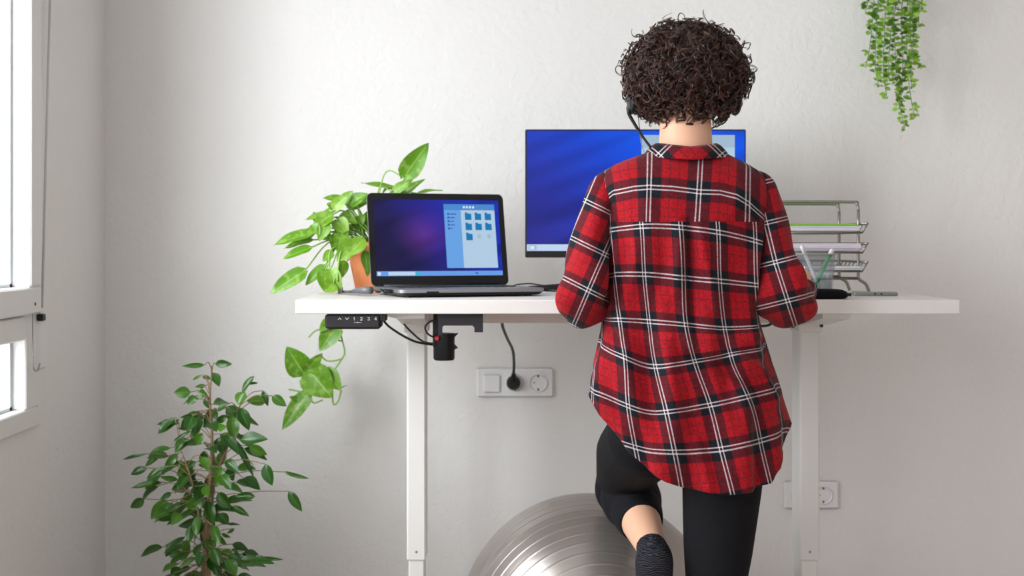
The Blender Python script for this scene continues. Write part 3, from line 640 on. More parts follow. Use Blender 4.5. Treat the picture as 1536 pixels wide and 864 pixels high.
for a_, t_, w_ in FL:
    A = FZ(*a_); B = FZ(*t_); Y = fy+random.uniform(-.10, .07)
    if A[0] > 400: Y = fy
    f3 = (random.uniform(-.5, .5), -1, random.uniform(-.1, .9))
    p0 = P(*A, Y); p1 = P(*B, Y+random.uniform(-.02, .01))
    if PXw(0, Y) < 0 and p1.x < XL+.02: p1.x = XL+.02
    Fv.leaf(p0, p1, w_/2.587*1.3*Y/F, f3, 'oval', .35, .18, random.choice([0, 0, 1, 2, 3, 5]))
    # twig back to the nearest stem
    best = min(tp[6:]+t2[10:]+t3[10:], key=lambda q_: (q_-p0).length+max(0, q_.z-p0.z+.02)*2)
    mid = (best+p0)/2+Vector((0, 0, .012)); b.tube(spline([best, mid, p0], 4), [.0011]*9, 5)
for k in range(120):
    ang = random.uniform(0, 6.28); rr = random.uniform(.02, .16); zz = random.uniform(.32, .80)
    rr *= 1-max(0, zz-.6)*2.2
    p0 = fc0+Vector((rr*math.cos(ang)*.8, rr*math.sin(ang), zz)); d = Vector((math.cos(ang), math.sin(ang)*.8, random.uniform(-1, .1))).normalized()
    Fv.leaf(p0, p0+d*random.uniform(.045, .07), random.uniform(.026, .036), (random.uniform(-.6, .6), -.7, 1), 'oval', .35, .18, random.choice([0, 0, 1, 2, 4]))
    best = min(tp[6:]+t2[10:]+t3[10:], key=lambda q_: (q_-p0).length); b.tube([best, p0], .0010, 5)
b.build('trunk', M['bark'], fic, True); Fv.build('foliage', M['ficus'], fic)

# --- hanging vine at top right ---
vy = 3.70; hv = empty('hanging_vine', P(1340, -60, vy), 'trailing small-leaved green vine hanging against the wall at upper right', 'hanging plant')
hc = P(1342, -75, vy)
b = MB(); pot(b, hc, .07, .05, .10); autosmooth(b.build('pot', M['pot_grey'], hv), 50)
b = MB(); b.box((hc.x-.014, vy-.02, hc.z-.012), (hc.x+.014, YB-.006, hc.z-.0005), bev=.002); b.box((hc.x-.03, YB-.007, hc.z-.03), (hc.x+.03, YB, hc.z+.06), bev=.002); b.build('wall_bracket', M['metal_white'], hv)
Vv = Leaves(); sb = MB()
strands = [[(1316,-60),(1312,-10),(1308,40),(1304,75),(1298,102)], [(1325,-60),(1318,0),(1314,60),(1313,100),(1318,130)], [(1335,-60),(1330,10),(1326,70),(1325,110),(1330,145)], [(1342,-60),(1342,20),(1343,80),(1346,140),(1352,170),(1357,192)],
           [(1350,-60),(1352,20),(1354,80),(1353,130),(1348,165)], [(1356,-60),(1360,20),(1360,70),(1364,130),(1372,178)], [(1365,-60),(1366,0),(1366,50),(1370,90),(1382,99)], [(1375,-60),(1376,-10),(1378,20),(1378,40)],
           [(1338,-60),(1340,0),(1336,50),(1333,95),(1334,120)], [(1322,-60),(1304,-10),(1300,10),(1298,18)], [(1370,-60),(1382,-20),(1383,15)], [(1358,-60),(1368,10),(1370,60),(1366,110),(1368,128)]]
for s_i, sp_ in enumerate(strands):
    oy = random.uniform(-.045, .05)
    dxr = max(-.08, min(.08, PXw(sp_[0][0], vy)-hc.x)); ry_ = math.sqrt(max(0, .084**2-dxr**2))*(1 if oy > .02 else -1)
    pts = spline([hc+Vector((dxr*.5, ry_*.4, .085)), hc+Vector((dxr*.97, ry_*.95, .106)), hc+Vector((dxr, ry_, .05)), hc+Vector((dxr, ry_*.95, -.005))]+[P(x, y, vy+oy) for x, y in sp_[1:]], 12); sb.tube(pts, .0011, 5)
    n = len(pts); acc = 0
    for i in range(22, n):
        acc += (pts[i]-pts[i-1]).length
        if acc < .0085: continue
        acc = 0; t = i/n
        for sd in range(3):
            an = random.uniform(0, 6.28); ln = random.uniform(.014, .025)*(1.05-.3*t)
            d = Vector((math.cos(an), .8*math.sin(an), random.uniform(-.6, .35))).normalized(); base = pts[i]+d*.002
            Vv.leaf(base, base+d*ln, ln*.68, (random.uniform(-.5, .5), -.8, random.uniform(-.2, 1)), 'oval', .2, .1, random.choice([0, 1, 2, 3, 5, 6] if t < .85 else [4, 5, 6, 7]))
Vv.build('foliage', M['vine'], hv); sb.build('stems', M['stem_dark'], hv, True)

# ================= RIGHT SIDE OF THE DESK =================
ty0, ty1 = 3.26, 3.52    # letter tray front and back
tr = empty('letter_tray', Vector((.80, (ty0+ty1)/2, ZT)), 'tiered grey wire letter tray at the right end of the desk', 'letter tray')
X0, X1 = PXw(1152, ty0), PXw(1296, ty0)
wr = .0028
def wire(b, pts, r=wr, closed=False): b.tube(pts+([pts[0]] if closed else []), r, 8)
b = MB()
ztop = PZw(302, ty0)
for yy in (ty0+.05, ty1-.03):
    b = MB()
    for sx, ex in ((X0, -1), (X1, 1)):
        b.tube(spline([Vector((sx-ex*.0, yy, ztop-.018)), Vector((sx, yy, ZT+.06)), Vector((sx, yy, ZT+.038))], 4), .0036, 8)
        b.tube(spline([Vector((sx, yy, ZT+.040)), Vector((sx+max(ex, 0)*.004, yy, ZT+.034)), Vector((sx+max(ex, 0)*.018, yy, ZT+.024)), Vector((sx+max(ex, 0)*.026, yy, ZT+.0045))], 6), .0038, 8)
    b.tube(spline([Vector((X0, yy, ztop-.02)), Vector((X0+.004, yy, ztop-.004)), Vector((X0+.02, yy, ztop)), Vector((X1-.02, yy, ztop)), Vector((X1-.004, yy, ztop-.004)), Vector((X1, yy, ztop-.02))], 6), .0036, 8)
    b.tube([Vector((X0, yy, ZT+.038)), Vector((X1, yy, ZT+.038))], .0036, 8)
    b.build('upright_frame', M['chrome'], tr, True)
tiers = [PZw(349, ty0), PZw(379, ty0), PZw(407, ty0)]
for k, zt_ in enumerate(tiers):
    b = MB(); h2 = .021
    lo = [Vector((X0+.006, ty0, zt_)), Vector((X1-.004, ty0, zt_)), Vector((X1-.004, ty1, zt_)), Vector((X0+.006, ty1, zt_))]
    hi = [Vector((X0-.004, ty0+.02, zt_+h2)), Vector((X1+.008, ty0+.0, zt_+h2)), Vector((X1+.008, ty1, zt_+h2)), Vector((X0-.004, ty1, zt_+h2))]
    wire(b, lo, .0024, True); wire(b, hi[1:]+[hi[0]], .0028)
    for i in range(9):
        x = X0+.01+(X1-X0-.02)*i/8; b.tube([Vector((x, ty0, zt_)), Vector((x, ty1, zt_)), Vector((x, ty1, zt_+h2))], .0013, 6)
    for (p, q_) in zip(lo, hi): b.tube([p, q_], .0022, 6)
    for i in range(1, 7):
        y = ty0+(ty1-ty0)*i/7; b.tube([Vector((X1-.004, y, zt_)), Vector((X1+.008, y, zt_+h2))], .0013, 6)
    b.build('tray', M['chrome'], tr, True)
def papers(name, zt_, n, mi, label, cat, rng_x=(0, 0), th=.0020, mats=None, grp=None):
    b = MB(); z = zt_+.0035
    for i in range(n):
        dx = random.uniform(-.002, .002); dy = random.uniform(-.003, .003); b.box((X0+.012+dx, ty0+.004+dy, z), (X1-.007+dx, ty1-.012, z+th*.9), mi=(i % 2 if mats and len(mats) > 1 else 0)); z += th
    o = b.build(name, mats or [M['paper']]); tag(o, label, cat, grp); return z
zz = papers('paper_stack', tiers[0], 6, 0, 'thick stack of white papers in the top letter tray tier', 'papers')
b = MB(); b.box((X0+.009, ty0+.002, zz), (X1-.014, ty1-.01, zz+.0055), bev=.001); tag(b.build('green_folder', M['green_folder']), 'bright green folder on top of the upper tray papers', 'folder')
papers('paper_stack', tiers[1], 9, 0, 'thick pale mauve and white paper stack in middle letter tray tier', 'papers', mats=[M['paper'], M['paper_pink']])
papers('paper_stack', tiers[2], 4, 0, 'thin white paper sheaf in the bottom letter tray tier', 'papers')
# pencil cup
cy_ = 3.14; ccx = PXw(1224, cy_); zr = PZw(381, cy_)
hcup = zr-ZT
b = MB()
n4 = 4
def sq(r, z, k=6):
    o = []
    for (sx, sy, a0) in ((1, -1, -90), (1, 1, 0), (-1, 1, 90), (-1, -1, 180)):
        for i in range(k+1):
            a = math.radians(a0+90*i/k); rr = .006; o.append(Vector((ccx+sx*(r-rr)+rr*math.cos(a), cy_+sy*(r-rr)+rr*math.sin(a), z)))
    return o
R1, R0 = .0375, .029
rings_ = [sq(R0, ZT+.0006), sq(R1, zr), sq(R1-.0018, zr), sq(R0-.0018, ZT+.003)]; kk = len(rings_[0]); vs = [p for r_ in rings_ for p in r_]
fs = [tuple(reversed(range(kk)))]+[(q*kk+i, q*kk+(i+1)%kk, (q+1)*kk+(i+1)%kk, (q+1)*kk+i) for q in range(3) for i in range(kk)]+[tuple(3*kk+i for i in range(kk))]
b.add(vs, fs); cupo = b.build('pencil_cup', M['cup'], None, True); tag(cupo, 'clear square plastic pencil cup on the desk by the right hand', 'pencil cup')
b = MB(); rr_ = sq(R1, zr); b.tube(rr_+[rr_[0]], .001, 6); b.build('rim', M['pot_grey'], cupo, True)
def pen(p0, p1, r, m, label, name='pen', capm=None, cap=.18):
    p0 = Vector(p0); p1 = Vector(p1); d = p1-p0; o = empty(name, p0, label, name)
    b = MB(); b.tube([p0, p0+d*.06, p0+d*(1-cap)], [r*.25, r, r], 12); b.build('barrel', m, o, True)
    b = MB(); b.tube([p0+d*(1-cap), p0+d*.985, p1], [r*1.12, r*1.12, r*.7], 12); b.build('cap', capm or m, o, True); return o
pen((ccx+.012, cy_-.006, ZT+.006), P(1202, 368, cy_+.012), .0042, M['white_gloss'], 'white pen leaning left in the clear pencil cup')
pen((ccx-.012, cy_-.004, ZT+.006), P(1249, 374, cy_+.006), .0046, M['green_pen'], 'green pen with white end leaning right in the pencil cup', capm=M['white_gloss'], cap=.12)
pen((ccx-.016, cy_+.010, ZT+.006), P(1236, 398, cy_+.018), .0032, M['pot_grey'], 'short grey pen standing behind the green pen in the cup')
# black pouch
b = MB(); q0, q1 = PXw(1190, 3.08), PXw(1268, 3.08)
rslab(b, Vector((q0, 3.035, ZT)), Vector((1,0,0)), Vector((0,1,0)), Zu, q1-q0, .09, .022, [(.0006, .006), (.004, .001), (.010, 0), (.016, .003), (.0195, .010), (.0205, .02)])
po = empty('zip_pouch', Vector(((q0+q1)/2, 3.08, ZT)), 'black soft zip pouch lying on the desk beside the right hand', 'pouch')
autosmooth(b.build('body', mat('black_fabric', (.006, .006, .008), .8, bump=.0005, bscale=500, Specular_IOR_Level=.15), po), 60)
b = MB(); b.frame_box(Vector((q1+.001, 3.06, ZT+.009)), Vector((1, -.2, 0)), Vector((0, 0, 1)), .007, .0035, .002, 0, .001); b.build('zip_pull', M['black'], po)
# flat grey phone
b = MB(); a0 = D(1279, 3.50, 0); a1 = D(1346, 3.27, 0); u_ = (a1-a0); Lp = u_.length; u_.normalize(); v_ = Vector((-u_.y, u_.x, 0))
ph = empty('smartphone', D(1318, 3.225, 0), 'slim grey smartphone lying flat on the desk beside the letter tray foot', 'phone')
c0_ = D(1318, 3.225, 0)
U2 = Vector((1, -.14, 0)).normalized(); V2 = Vector((.14, 1, 0)).normalized()
rslab(b, c0_-U2*.055, U2, V2, Zu, .098, .052, .006, [(.0006, .0008), (.002, 0), (.0075, 0), (.0085, .001)]); autosmooth(b.build('body', M['grey_clip'], ph))
b = MB(); b.frame_box(c0_+U2*(-.008)+V2*0+Zu*.0048, U2, Zu, .0022, .0016, .0006); b.frame_box(c0_+U2*.006+Zu*.0048, U2, Zu, .0022, .0016, .0006); b.build('ports', M['black'], ph)

# ================= PERSON =================
TY = 2.80
person = empty('person', (.42, TY, 0), 'person in red plaid shirt seen from behind, one knee on the exercise ball', 'person')
def cone(b, p, q, r0, r1, seg=18, n=5):
    """tapered limb with round ends"""
    p = Vector(p); q = Vector(q); d = q-p; L_ = d.length
    prof = []
    for i in range(n+1):
        a = math.pi/2*(1-i/n); prof.append((r0*math.cos(a), -r0*math.sin(a)))
    for i in range(1, n+1):
        a = math.pi/2*i/n; prof.append((r1*math.cos(a), L_+r1*math.sin(a)) if True else None)
    prof.insert(n+1, (r1, L_)); b.lathe(p, prof, seg, axis=d if L_ > 1e-6 else Vector((0, 0, 1)))
def chain(b, pts, seg=18):
    for (p, r0), (q, r1) in zip(pts[:-1], pts[1:]): cone(b, p, q, r0, r1, seg)
def remesh(b, name, m, parent, vox, smooth_it=4):
    o = b.build(name, m, parent, True)
    md = o.modifiers.new('remesh', 'REMESH'); md.mode = 'VOXEL'; md.voxel_size = vox; md.use_smooth_shade = True
    ms = o.modifiers.new('smooth', 'SMOOTH'); ms.factor = .5; ms.iterations = smooth_it
    dg = bpy.context.evaluated_depsgraph_get(); ev = o.evaluated_get(dg)
    me = bpy.data.meshes.new_from_object(ev, preserve_all_data_layers=False, depsgraph=dg); o.modifiers.clear(); o.data = me
    me.polygons.foreach_set('use_smooth', [True]*len(me.polygons)); return o
# joints
SHL, SHR = P(912, 286, 2.80), P(1136, 288, 2.80)
MDL, MDR = P(889, 365, 2.785), P(1158, 365, 2.785)
ELL, ELR = P(876, 446, 2.76), P(1172, 446, 2.76)
WRL, WRR = Vector((.262, 2.99, 1.092)), P(1196, 414, 2.985)
HIPL, HIPR = Vector((.335, 2.80, .80)), Vector((.470, 2.80, .80))
KNL, ANL = P(937, 724, 3.13), P(981, 830, 2.81)
KNR, ANR = P(1072, 905, 2.80), Vector((.435, 2.84, .08))
HC = Vector((.398, 2.845, 1.500))
def hand(b, wr, fwd, up, side, sg, curl=.5):
    """palm, four unequal bent fingers and a thumb from the palm's side"""
    fwd = fwd.normalized(); side = (side-fwd*side.dot(fwd)).normalized(); up = side.cross(fwd)*1.0
    if up.z < 0: up = -up
    for k in range(4):
        o_ = (k-1.5)*.0185; kn = wr+fwd*(.078-.004*abs(k-1))+side*o_; cone(b, wr+fwd*.01+side*o_*.55, kn, .0155, .0112, 12)
        ln = (.040, .045, .042, .033)[k if sg > 0 else 3-k]
        d1 = (fwd-up*.35*curl).normalized(); d2 = (fwd-up*1.1*curl).normalized(); d3 = (fwd-up*2.0*curl).normalized()
        spread = side*(k-1.5)*.06
        a = kn; q_ = a+(d1+spread).normalized()*ln; r_ = q_+(d2+spread).normalized()*ln*.62; t_ = r_+(d3+spread).normalized()*ln*.45
        cone(b, a, q_, .0092, .0084, 12); cone(b, q_, r_, .0084, .0076, 12); cone(b, r_, t_, .0076, .0066, 12)
    th = wr+fwd*.022-side*sg*.022; a = th-side*sg*.022+fwd*.030-up*.008; c_ = a+(fwd*.85-side*sg*.35-up*.2).normalized()*.032; e_ = c_+(fwd-up*.3).normalized()*.024
    cone(b, th, a, .0155, .0115, 12); cone(b, a, c_, .0112, .0096, 12); cone(b, c_, e_, .0096, .0075, 12)
b = MB()
# torso
b.ball((.398, 2.82, 1.19), .135, .088, .13, 28, 18); b.ball((.398, 2.82, 1.06), .12, .082, .15, 28, 18)
b.ball((.402, 2.81, .88), .145, .10, .12, 28, 18); b.ball((.400, 2.82, 1.26), .12, .065, .06, 24, 14)
chain(b, [(SHL+Vector((.025, 0, -.01)), .034), (SHR-Vector((.025, 0, .01)), .034)])
cone(b, (.393, 2.80, 1.29), (.396, 2.835, 1.43), .056, .050, 24)
cone(b, (.36, 2.80, 1.325), (.31, 2.80, 1.285), .035, .035); cone(b, (.43, 2.80, 1.325), (.49, 2.80, 1.285), .035, .035)
# head and face (looking at the desk, away from the camera)
b.ball(HC, .077, .096, .100, 32, 22); b.ball(HC+Vector((0, .03, -.05)), .060, .066, .075, 28, 18); cone(b, HC+Vector((0, .045, -.09)), HC+Vector((0, .07, -.108)), .038, .024, 20)
b.ball(HC+Vector((0, .094, -.035)), .013, .018, .016, 14, 10); cone(b, HC+Vector((0, .086, .005)), HC+Vector((0, .104, -.032)), .007, .010, 12)
for sg in (-1, 1):
    b.ball(HC+Vector((sg*.031, .079, .012)), .020, .012, .008, 12, 8); b.ball(HC+Vector((sg*.040, .066, -.035)), .022, .02, .022, 14, 10)
    b.ball(HC+Vector((sg*.077, .008, -.028)), .009, .018, .030, 14, 10); b.ball(HC+Vector((sg*.080, .000, -.022)), .008, .014, .018, 12, 8)
b.ball(HC+Vector((0, .093, -.066)), .022, .010, .0055, 14, 8); b.ball(HC+Vector((0, .091, -.075)), .019, .010, .006, 14, 8)
# arms
for SH, MD, EL, WR in ((SHL, MDL, ELL, WRL), (SHR, MDR, ELR, WRR)):
    chain(b, [(SH, .030), (MD, .029), (EL, .030)]); chain(b, [(EL, .033), (EL.lerp(WR, .35), .035), (WR, .023)])
hand(b, WRL, Vector((.25, 1, -.12)), None, Vector((1, -.25, 0)), -1, .45)
hand(b, WRR, Vector((.10, 1, -.10)), None, Vector((1, -.10, 0)), 1, .45)
# pelvis and legs
b.ball((.402, 2.79, .82), .135, .10, .10, 28, 18)
chain(b, [(HIPL, .070), (HIPL.lerp(KNL, .5), .062), (KNL, .047)]); chain(b, [(KNL, .047), (KNL.lerp(ANL, .3), .050), (KNL.lerp(ANL, .62), .041), (ANL, .027)])
chain(b, [(HIPR, .076), (HIPR.lerp(KNR, .5), .062), (KNR, .048)]); chain(b, [(KNR, .048), (KNR.lerp(ANR, .3), .050), (ANR, .030)])
# feet: the left hangs toes down behind the ball, the right stands
HEL = P(981, 845, 2.785); TOL = HEL+Vector((.008, .055, -.20))
chain(b, [(ANL, .027), (HEL, .030), (HEL.lerp(TOL, .55), .030), (TOL, .022)])
chain(b, [(ANR, .030), (ANR+Vector((0, -.03, -.04)), .030)]); chain(b, [(ANR+Vector((0, -.03, -.045)), .028), (ANR+Vector((0, .09, -.045)), .030), (ANR+Vector((0, .16, -.055)), .022)])
body = remesh(b, 'body', M['skin'], person, .0042, 5)
for sg in (-1, 1):
    b = MB(); b.ball(HC+Vector((sg*.031, .082, -.003)), .0125, .0125, .0125, 16, 10); b.build('eye', M['eye'], person, True)
# leggings
b = MB()
b.ball((.402, 2.80, .83), .155, .118, .11, 28, 18)
chain(b, [(HIPL+Vector((-.016, 0, -.01)), .082), (HIPL.lerp(KNL, .45)+Vector((-.017, 0, .005)), .077), (KNL+Vector((-.004, -.02, .01)), .060)], 28)
def hem_tube(b, pts, rs, seg=40, wr=None):
    """cloth leg with a flat open end, ridged by soft wrinkles"""
    sp_ = spline(pts, 10); n = len(sp_); rr = []
    for i in range(n):
        t = i/(n-1)*(len(rs)-1); k = min(int(t), len(rs)-2); rr.append(rs[k]+(rs[k+1]-rs[k])*(t-k))
        if wr: rr[-1] += wr(i/(n-1))
    b.tube(sp_, rr, seg)
w1 = lambda t: -.0055*(1-abs(math.sin(t*3.6*math.pi+.5)))**3-.0016*math.exp(-((t-1)/.02)**2)
HEMP = KNL.lerp(ANL, .60)
hem_tube(b, [KNL+Vector((-.002, .025, .006)), KNL+Vector((0, -.03, -.006)), KNL.lerp(ANL, .28)+Vector((.0, 0, -.002)), HEMP], [.058, .069, .064, .046], wr=w1)
hem_tube(b, [HIPR+Vector((.002, 0, .02)), HIPR.lerp(KNR, .35)+Vector((0, 0, 0)), HIPR.lerp(KNR, .7), KNR, KNR.lerp(ANR, .35), KNR.lerp(ANR, .68)], [.084, .077, .067, .054, .053, .044])
leg_o = remesh(b, 'leggings', M['legging'], person, .0036, 1)
# socks
def sock_mat():
    m, N, L = nmat('patterned_sock'); b_ = N['Principled BSDF']; b_.inputs['Roughness'].default_value = .85; b_.inputs['Specular IOR Level'].default_value = .15
    tc = N.new('ShaderNodeTexCoord'); mp = N.new('ShaderNodeMapping'); mp.inputs['Scale'].default_value = (1, 1, 1); L.new(tc.outputs['Object'], mp.inputs[0])
    wv = N.new('ShaderNodeTexWave'); wv.bands_direction = 'Z'; wv.inputs['Scale'].default_value = 80; wv.inputs['Distortion'].default_value = 7; wv.inputs['Detail'].default_value = 1; wv.inputs['Detail Scale'].default_value = 1.2; L.new(mp.outputs[0], wv.inputs[0])
    cr = N.new('ShaderNodeValToRGB'); cr.color_ramp.elements[0].position = .70; cr.color_ramp.elements[0].color = (.010, .010, .014, 1); cr.color_ramp.elements[1].position = .95; cr.color_ramp.elements[1].color = (.055, .055, .065, 1)
    L.new(wv.outputs['Color'], cr.inputs[0]); L.new(cr.outputs[0], b_.inputs['Base Color']); return m
M['sock'] = sock_mat()
b = MB(); A0 = KNL.lerp(ANL, .90)
hem_tube(b, [A0, ANL+Vector((0, -.003, -.004)), HEL+Vector((0, -.004, .0)), HEL.lerp(TOL, .3), HEL.lerp(TOL, .7), TOL, TOL+Vector((0, .004, -.022))], [.030, .0345, .0375, .035, .034, .028, .006])
remesh(b, 'sock', M['sock'], person, .003, 4)
b = MB(); q_ = ANR
hem_tube(b, [q_+Vector((0, 0, .05)), q_, q_+Vector((0, -.02, -.035)), q_+Vector((0, .02, -.042)), q_+Vector((0, .09, -.044)), q_+Vector((0, .16, -.050)), q_+Vector((0, .185, -.052))], [.036, .036, .035, .034, .035, .026, .008])
remesh(b, 'sock', M['sock'], person, .004, 3)

# ---------- plaid shirt ----------
def plaid():
    m, N, L = nmat('red_plaid_flannel'); b_ = N['Principled BSDF']; b_.inputs['Roughness'].default_value = .85; b_.inputs['Specular IOR Level'].default_value = .15; b_.inputs['Sheen Weight'].default_value = .05
    uv = N.new('ShaderNodeUVMap'); sp_ = N.new('ShaderNodeSeparateXYZ'); L.new(uv.outputs[0], sp_.inputs[0])
    def mth(op, a, c_=None, clamp=False):
        n = N.new('ShaderNodeMath'); n.operation = op; n.use_clamp = clamp
        for i, q in enumerate((a, c_)):
            if q is None: continue
            if hasattr(q, 'links'): L.new(q, n.inputs[i])
            else: n.inputs[i].default_value = q
        return n.outputs[0]
    def bands(x, hb):
        f = mth('ABSOLUTE', mth('SUBTRACT', mth('FRACT', mth('ADD', x, .5)), .5))      # 0 on the white pair, .5 in the middle of the red
        band = mth('SUBTRACT', 1.0, mth('MULTIPLY', mth('SUBTRACT', f, hb), 50.0, True), True)
        wh = mth('SUBTRACT', 1.0, mth('MULTIPLY', mth('SUBTRACT', mth('ABSOLUTE', mth('SUBTRACT', f, .040)), .0065), 75.0, True), True)
        th = mth('SUBTRACT', 1.0, mth('MULTIPLY', mth('SUBTRACT', mth('ABSOLUTE', mth('SUBTRACT', f, .41)), .005), 70.0, True), True)
        return band, wh, th
    bu, wu, tu = bands(sp_.outputs[0], .235); bv, wv, tv = bands(sp_.outputs[1], .205)
    t = mth('MULTIPLY', mth('ADD', bu, bv), .5); cr = N.new('ShaderNodeValToRGB'); e = cr.color_ramp.elements
    e[0].position = 0; e[0].color = (.35, .006, .012, 1); e[1].position = 1; e[1].color = (.008, .010, .015, 1); k = e.new(.5); k.color = (.105, .007, .012, 1); L.new(t, cr.inputs[0])
    thin = mth('MULTIPLY', mth('MAXIMUM', tu, tv), .42); m1 = N.new('ShaderNodeMix'); m1.data_type = 'RGBA'; L.new(thin, m1.inputs[0]); L.new(cr.outputs[0], m1.inputs[6]); m1.inputs[7].default_value = (.012, .012, .018, 1)
    wt = mth('MULTIPLY', mth('ADD', mth('MULTIPLY', wu, .64), mth('MULTIPLY', wv, .64), True), 1.0); m2 = N.new('ShaderNodeMix'); m2.data_type = 'RGBA'; L.new(wt, m2.inputs[0]); L.new(m1.outputs[2], m2.inputs[6]); m2.inputs[7].default_value = (.72, .62, .64, 1)
    nz = N.new('ShaderNodeTexNoise'); nz.inputs['Scale'].default_value = 260; nz.inputs['Detail'].default_value = 3; tc = N.new('ShaderNodeTexCoord'); L.new(tc.outputs['Object'], nz.inputs['Vector'])
    r_ = N.new('ShaderNodeMapRange'); r_.inputs[1].default_value = .3; r_.inputs[2].default_value = .7; r_.inputs[3].default_value = .66; r_.inputs[4].default_value = 1.25; L.new(nz.outputs['Fac'], r_.inputs[0])
    m3 = N.new('ShaderNodeMix'); m3.data_type = 'RGBA'; m3.blend_type = 'MULTIPLY'; m3.inputs[0].default_value = 1; L.new(m2.outputs[2], m3.inputs[6]); L.new(r_.outputs[0], m3.inputs[7])
    L.new(m3.outputs[2], b_.inputs['Base Color'])
    bp = N.new('ShaderNodeBump'); bp.inputs['Distance'].default_value = .0006; bp.inputs['Strength'].default_value = .5; L.new(nz.outputs['Fac'], bp.inputs['Height']); L.new(bp.outputs[0], b_.inputs['Normal'])
    return m
M['plaid'] = plaid()
I = np.interp
Lpy = [226, 232, 238, 245, 255, 266, 280, 300, 330, 360, 400, 450, 500, 550, 592, 640, 735]
LL = [970, 955, 938, 922, 906, 899, 898, 902, 906, 908, 908, 911, 904, 892, 886, 886, 900]
RR = [1084, 1096, 1108, 1121, 1137, 1147, 1151, 1153, 1150, 1145, 1140, 1134, 1141, 1151, 1164, 1166, 1166]
RF = [1084, 1096, 1108, 1121, 1137, 1147, 1151, 1153, 1150, 1145, 1140, 1134, 1146, 1162, 1178, 1194, 1196]
BB = [.058, .062, .068, .076, .088, .096, .104, .112, .116, .116, .112, .106, .110, .120, .128, .130, .130]
HX = [886, 900, 930, 960, 985, 1010, 1060, 1110, 1140, 1160, 1166]; HY = [596, 622, 668, 698, 714, 724, 733, 730, 722, 702, 676]
folds = [([(1022,333),(1023,360),(1026,430),(1032,520)], 7, -.010), ([(1010,338),(1008,380),(1004,440)], 8, .004), ([(1036,338),(1042,380),(1058,440),(1075,500)], 9, .006),
         ([(1140,500),(1090,515),(1045,505),(1000,492)], 9, .006), ([(1000,503),(1040,520),(1090,535),(1130,560),(1155,600)], 8, .010), ([(1030,535),(1080,552),(1120,580),(1150,620)], 9, -.008),
         ([(915,470),(950,500),(1000,520),(1040,530)], 10, .006), ([(915,500),(945,530),(985,545)], 9, -.006), ([(935,430),(932,490),(938,560),(955,640)], 9, .007), ([(950,440),(955,520),(965,600),(985,680)], 11, -.006),
         ([(985,450),(990,540),(1010,620),(1035,700)], 13, .006), ([(1060,560),(1080,640),(1100,720)], 13, .006), ([(1120,600),(1140,660),(1150,710)], 10, -.006), ([(915,330),(925,380),(922,440)], 8, .008), ([(905,345),(916,400),(912,450)], 6, -.007),
         ([(1130,340),(1118,400),(1120,460)], 8, .008), ([(1146,350),(1132,420),(1128,460)], 6, -.007), ([(980,350),(985,400),(975,460)], 9, -.003), ([(1080,350),(1085,400),(1095,450)], 9, -.003), ([(950,350),(948,400),(940,450)], 8, .003),
         ([(930,270),(960,300),(970,325)], 12, .003), ([(1110,270),(1090,300),(1085,325)], 12, .003), ([(890,560),(905,600),(930,650)], 8, .006), ([(1000,600),(1040,650),(1060,715)], 10, -.004)]
def fold_disp(px, py):
    d = np.zeros_like(px)
    for pl, w, amp in folds:
        best = np.full_like(px, 1e9); tt = np.zeros_like(px); n = len(pl)-1
        for i in range(n):
            ax_, ay_ = pl[i]; bx_, by_ = pl[i+1]; dx, dy = bx_-ax_, by_-ay_; t = np.clip(((px-ax_)*dx+(py-ay_)*dy)/(dx*dx+dy*dy), 0, 1)
            q = np.hypot(px-ax_-t*dx, py-ay_-t*dy); m_ = q < best; best = np.where(m_, q, best); tt = np.where(m_, (i+t)/n, tt)
        d += amp*np.exp(-(best/w)**2)*np.sin(np.pi*np.clip(tt, .04, .96))**.5
    wv = (np.sin(px*.115+.9*np.sin(py*.012))*.5+np.sin(px*.061+py*.014+1.3)*.7+np.sin(px*.19-py*.02)*.25)
    d += wv*np.interp(py, [300, 340, 420, 600, 730], [.0003, .0012, .0022, .0045, .006])
    return d
# plaid lines read as cloth coordinates
UBY = [340, 411, 483, 547, 609, 675, 724]
UBX = [[860, 866, 872, 884, 885, 893, 905], [914, 921, 930, 940, 941, 953, 965], [963, 965, 973, 981, 998, 1011, 1020], [1022, 1025, 1026, 1042, 1067, 1082, 1095], [1078, 1078, 1084, 1098, 1131, 1142, 1155], [1133, 1133, 1138, 1152, 1182, 1200, 1212]]
VBX = [870, 890, 920, 973, 1024, 1085, 1130, 1160, 1190]
VBY = [[355, 350, 344, 338, 341, 349, 360, 370, 382], [416, 414, 411, 411, 417, 422, 427, 430, 434], [478, 480, 480, 482, 487, 494, 492, 488, 480], [510, 515, 528, 553, 545, 533, 525, 520, 512], [582, 587, 600, 622, 615, 604, 593, 585, 578], [640, 645, 660, 677, 678, 674, 664, 655, 645], [714, 720, 738, 758, 762, 758, 748, 736, 724]]
def lin(x, xs, ys):
    """interpolate and extend linearly"""
    if x <= xs[0]: return ys[0]+(x-xs[0])*(ys[1]-ys[0])/(xs[1]-xs[0])
    if x >= xs[-1]: return ys[-1]+(x-xs[-1])*(ys[-1]-ys[-2])/(xs[-1]-xs[-2])
    return float(np.interp(x, xs, ys))
def smooth(xs, rows, lo, hi, sg):
    gx = np.arange(lo, hi+1, 4.0); out = []
    w = np.exp(-.5*((gx[:, None]-gx[None, :])/sg)**2)
    for r in rows:
        g = np.array([lin(x, xs, r) for x in gx]); base = g[0]+(g[-1]-g[0])*(gx-gx[0])/(gx[-1]-gx[0]); out.append((w@(g-base))/w.sum(1)+base)
    return gx, out
UGX, UG = smooth(UBY, UBX, 320, 760, 22.0); VGX, VG = smooth(VBX, VBY, 840, 1220, 15.0)
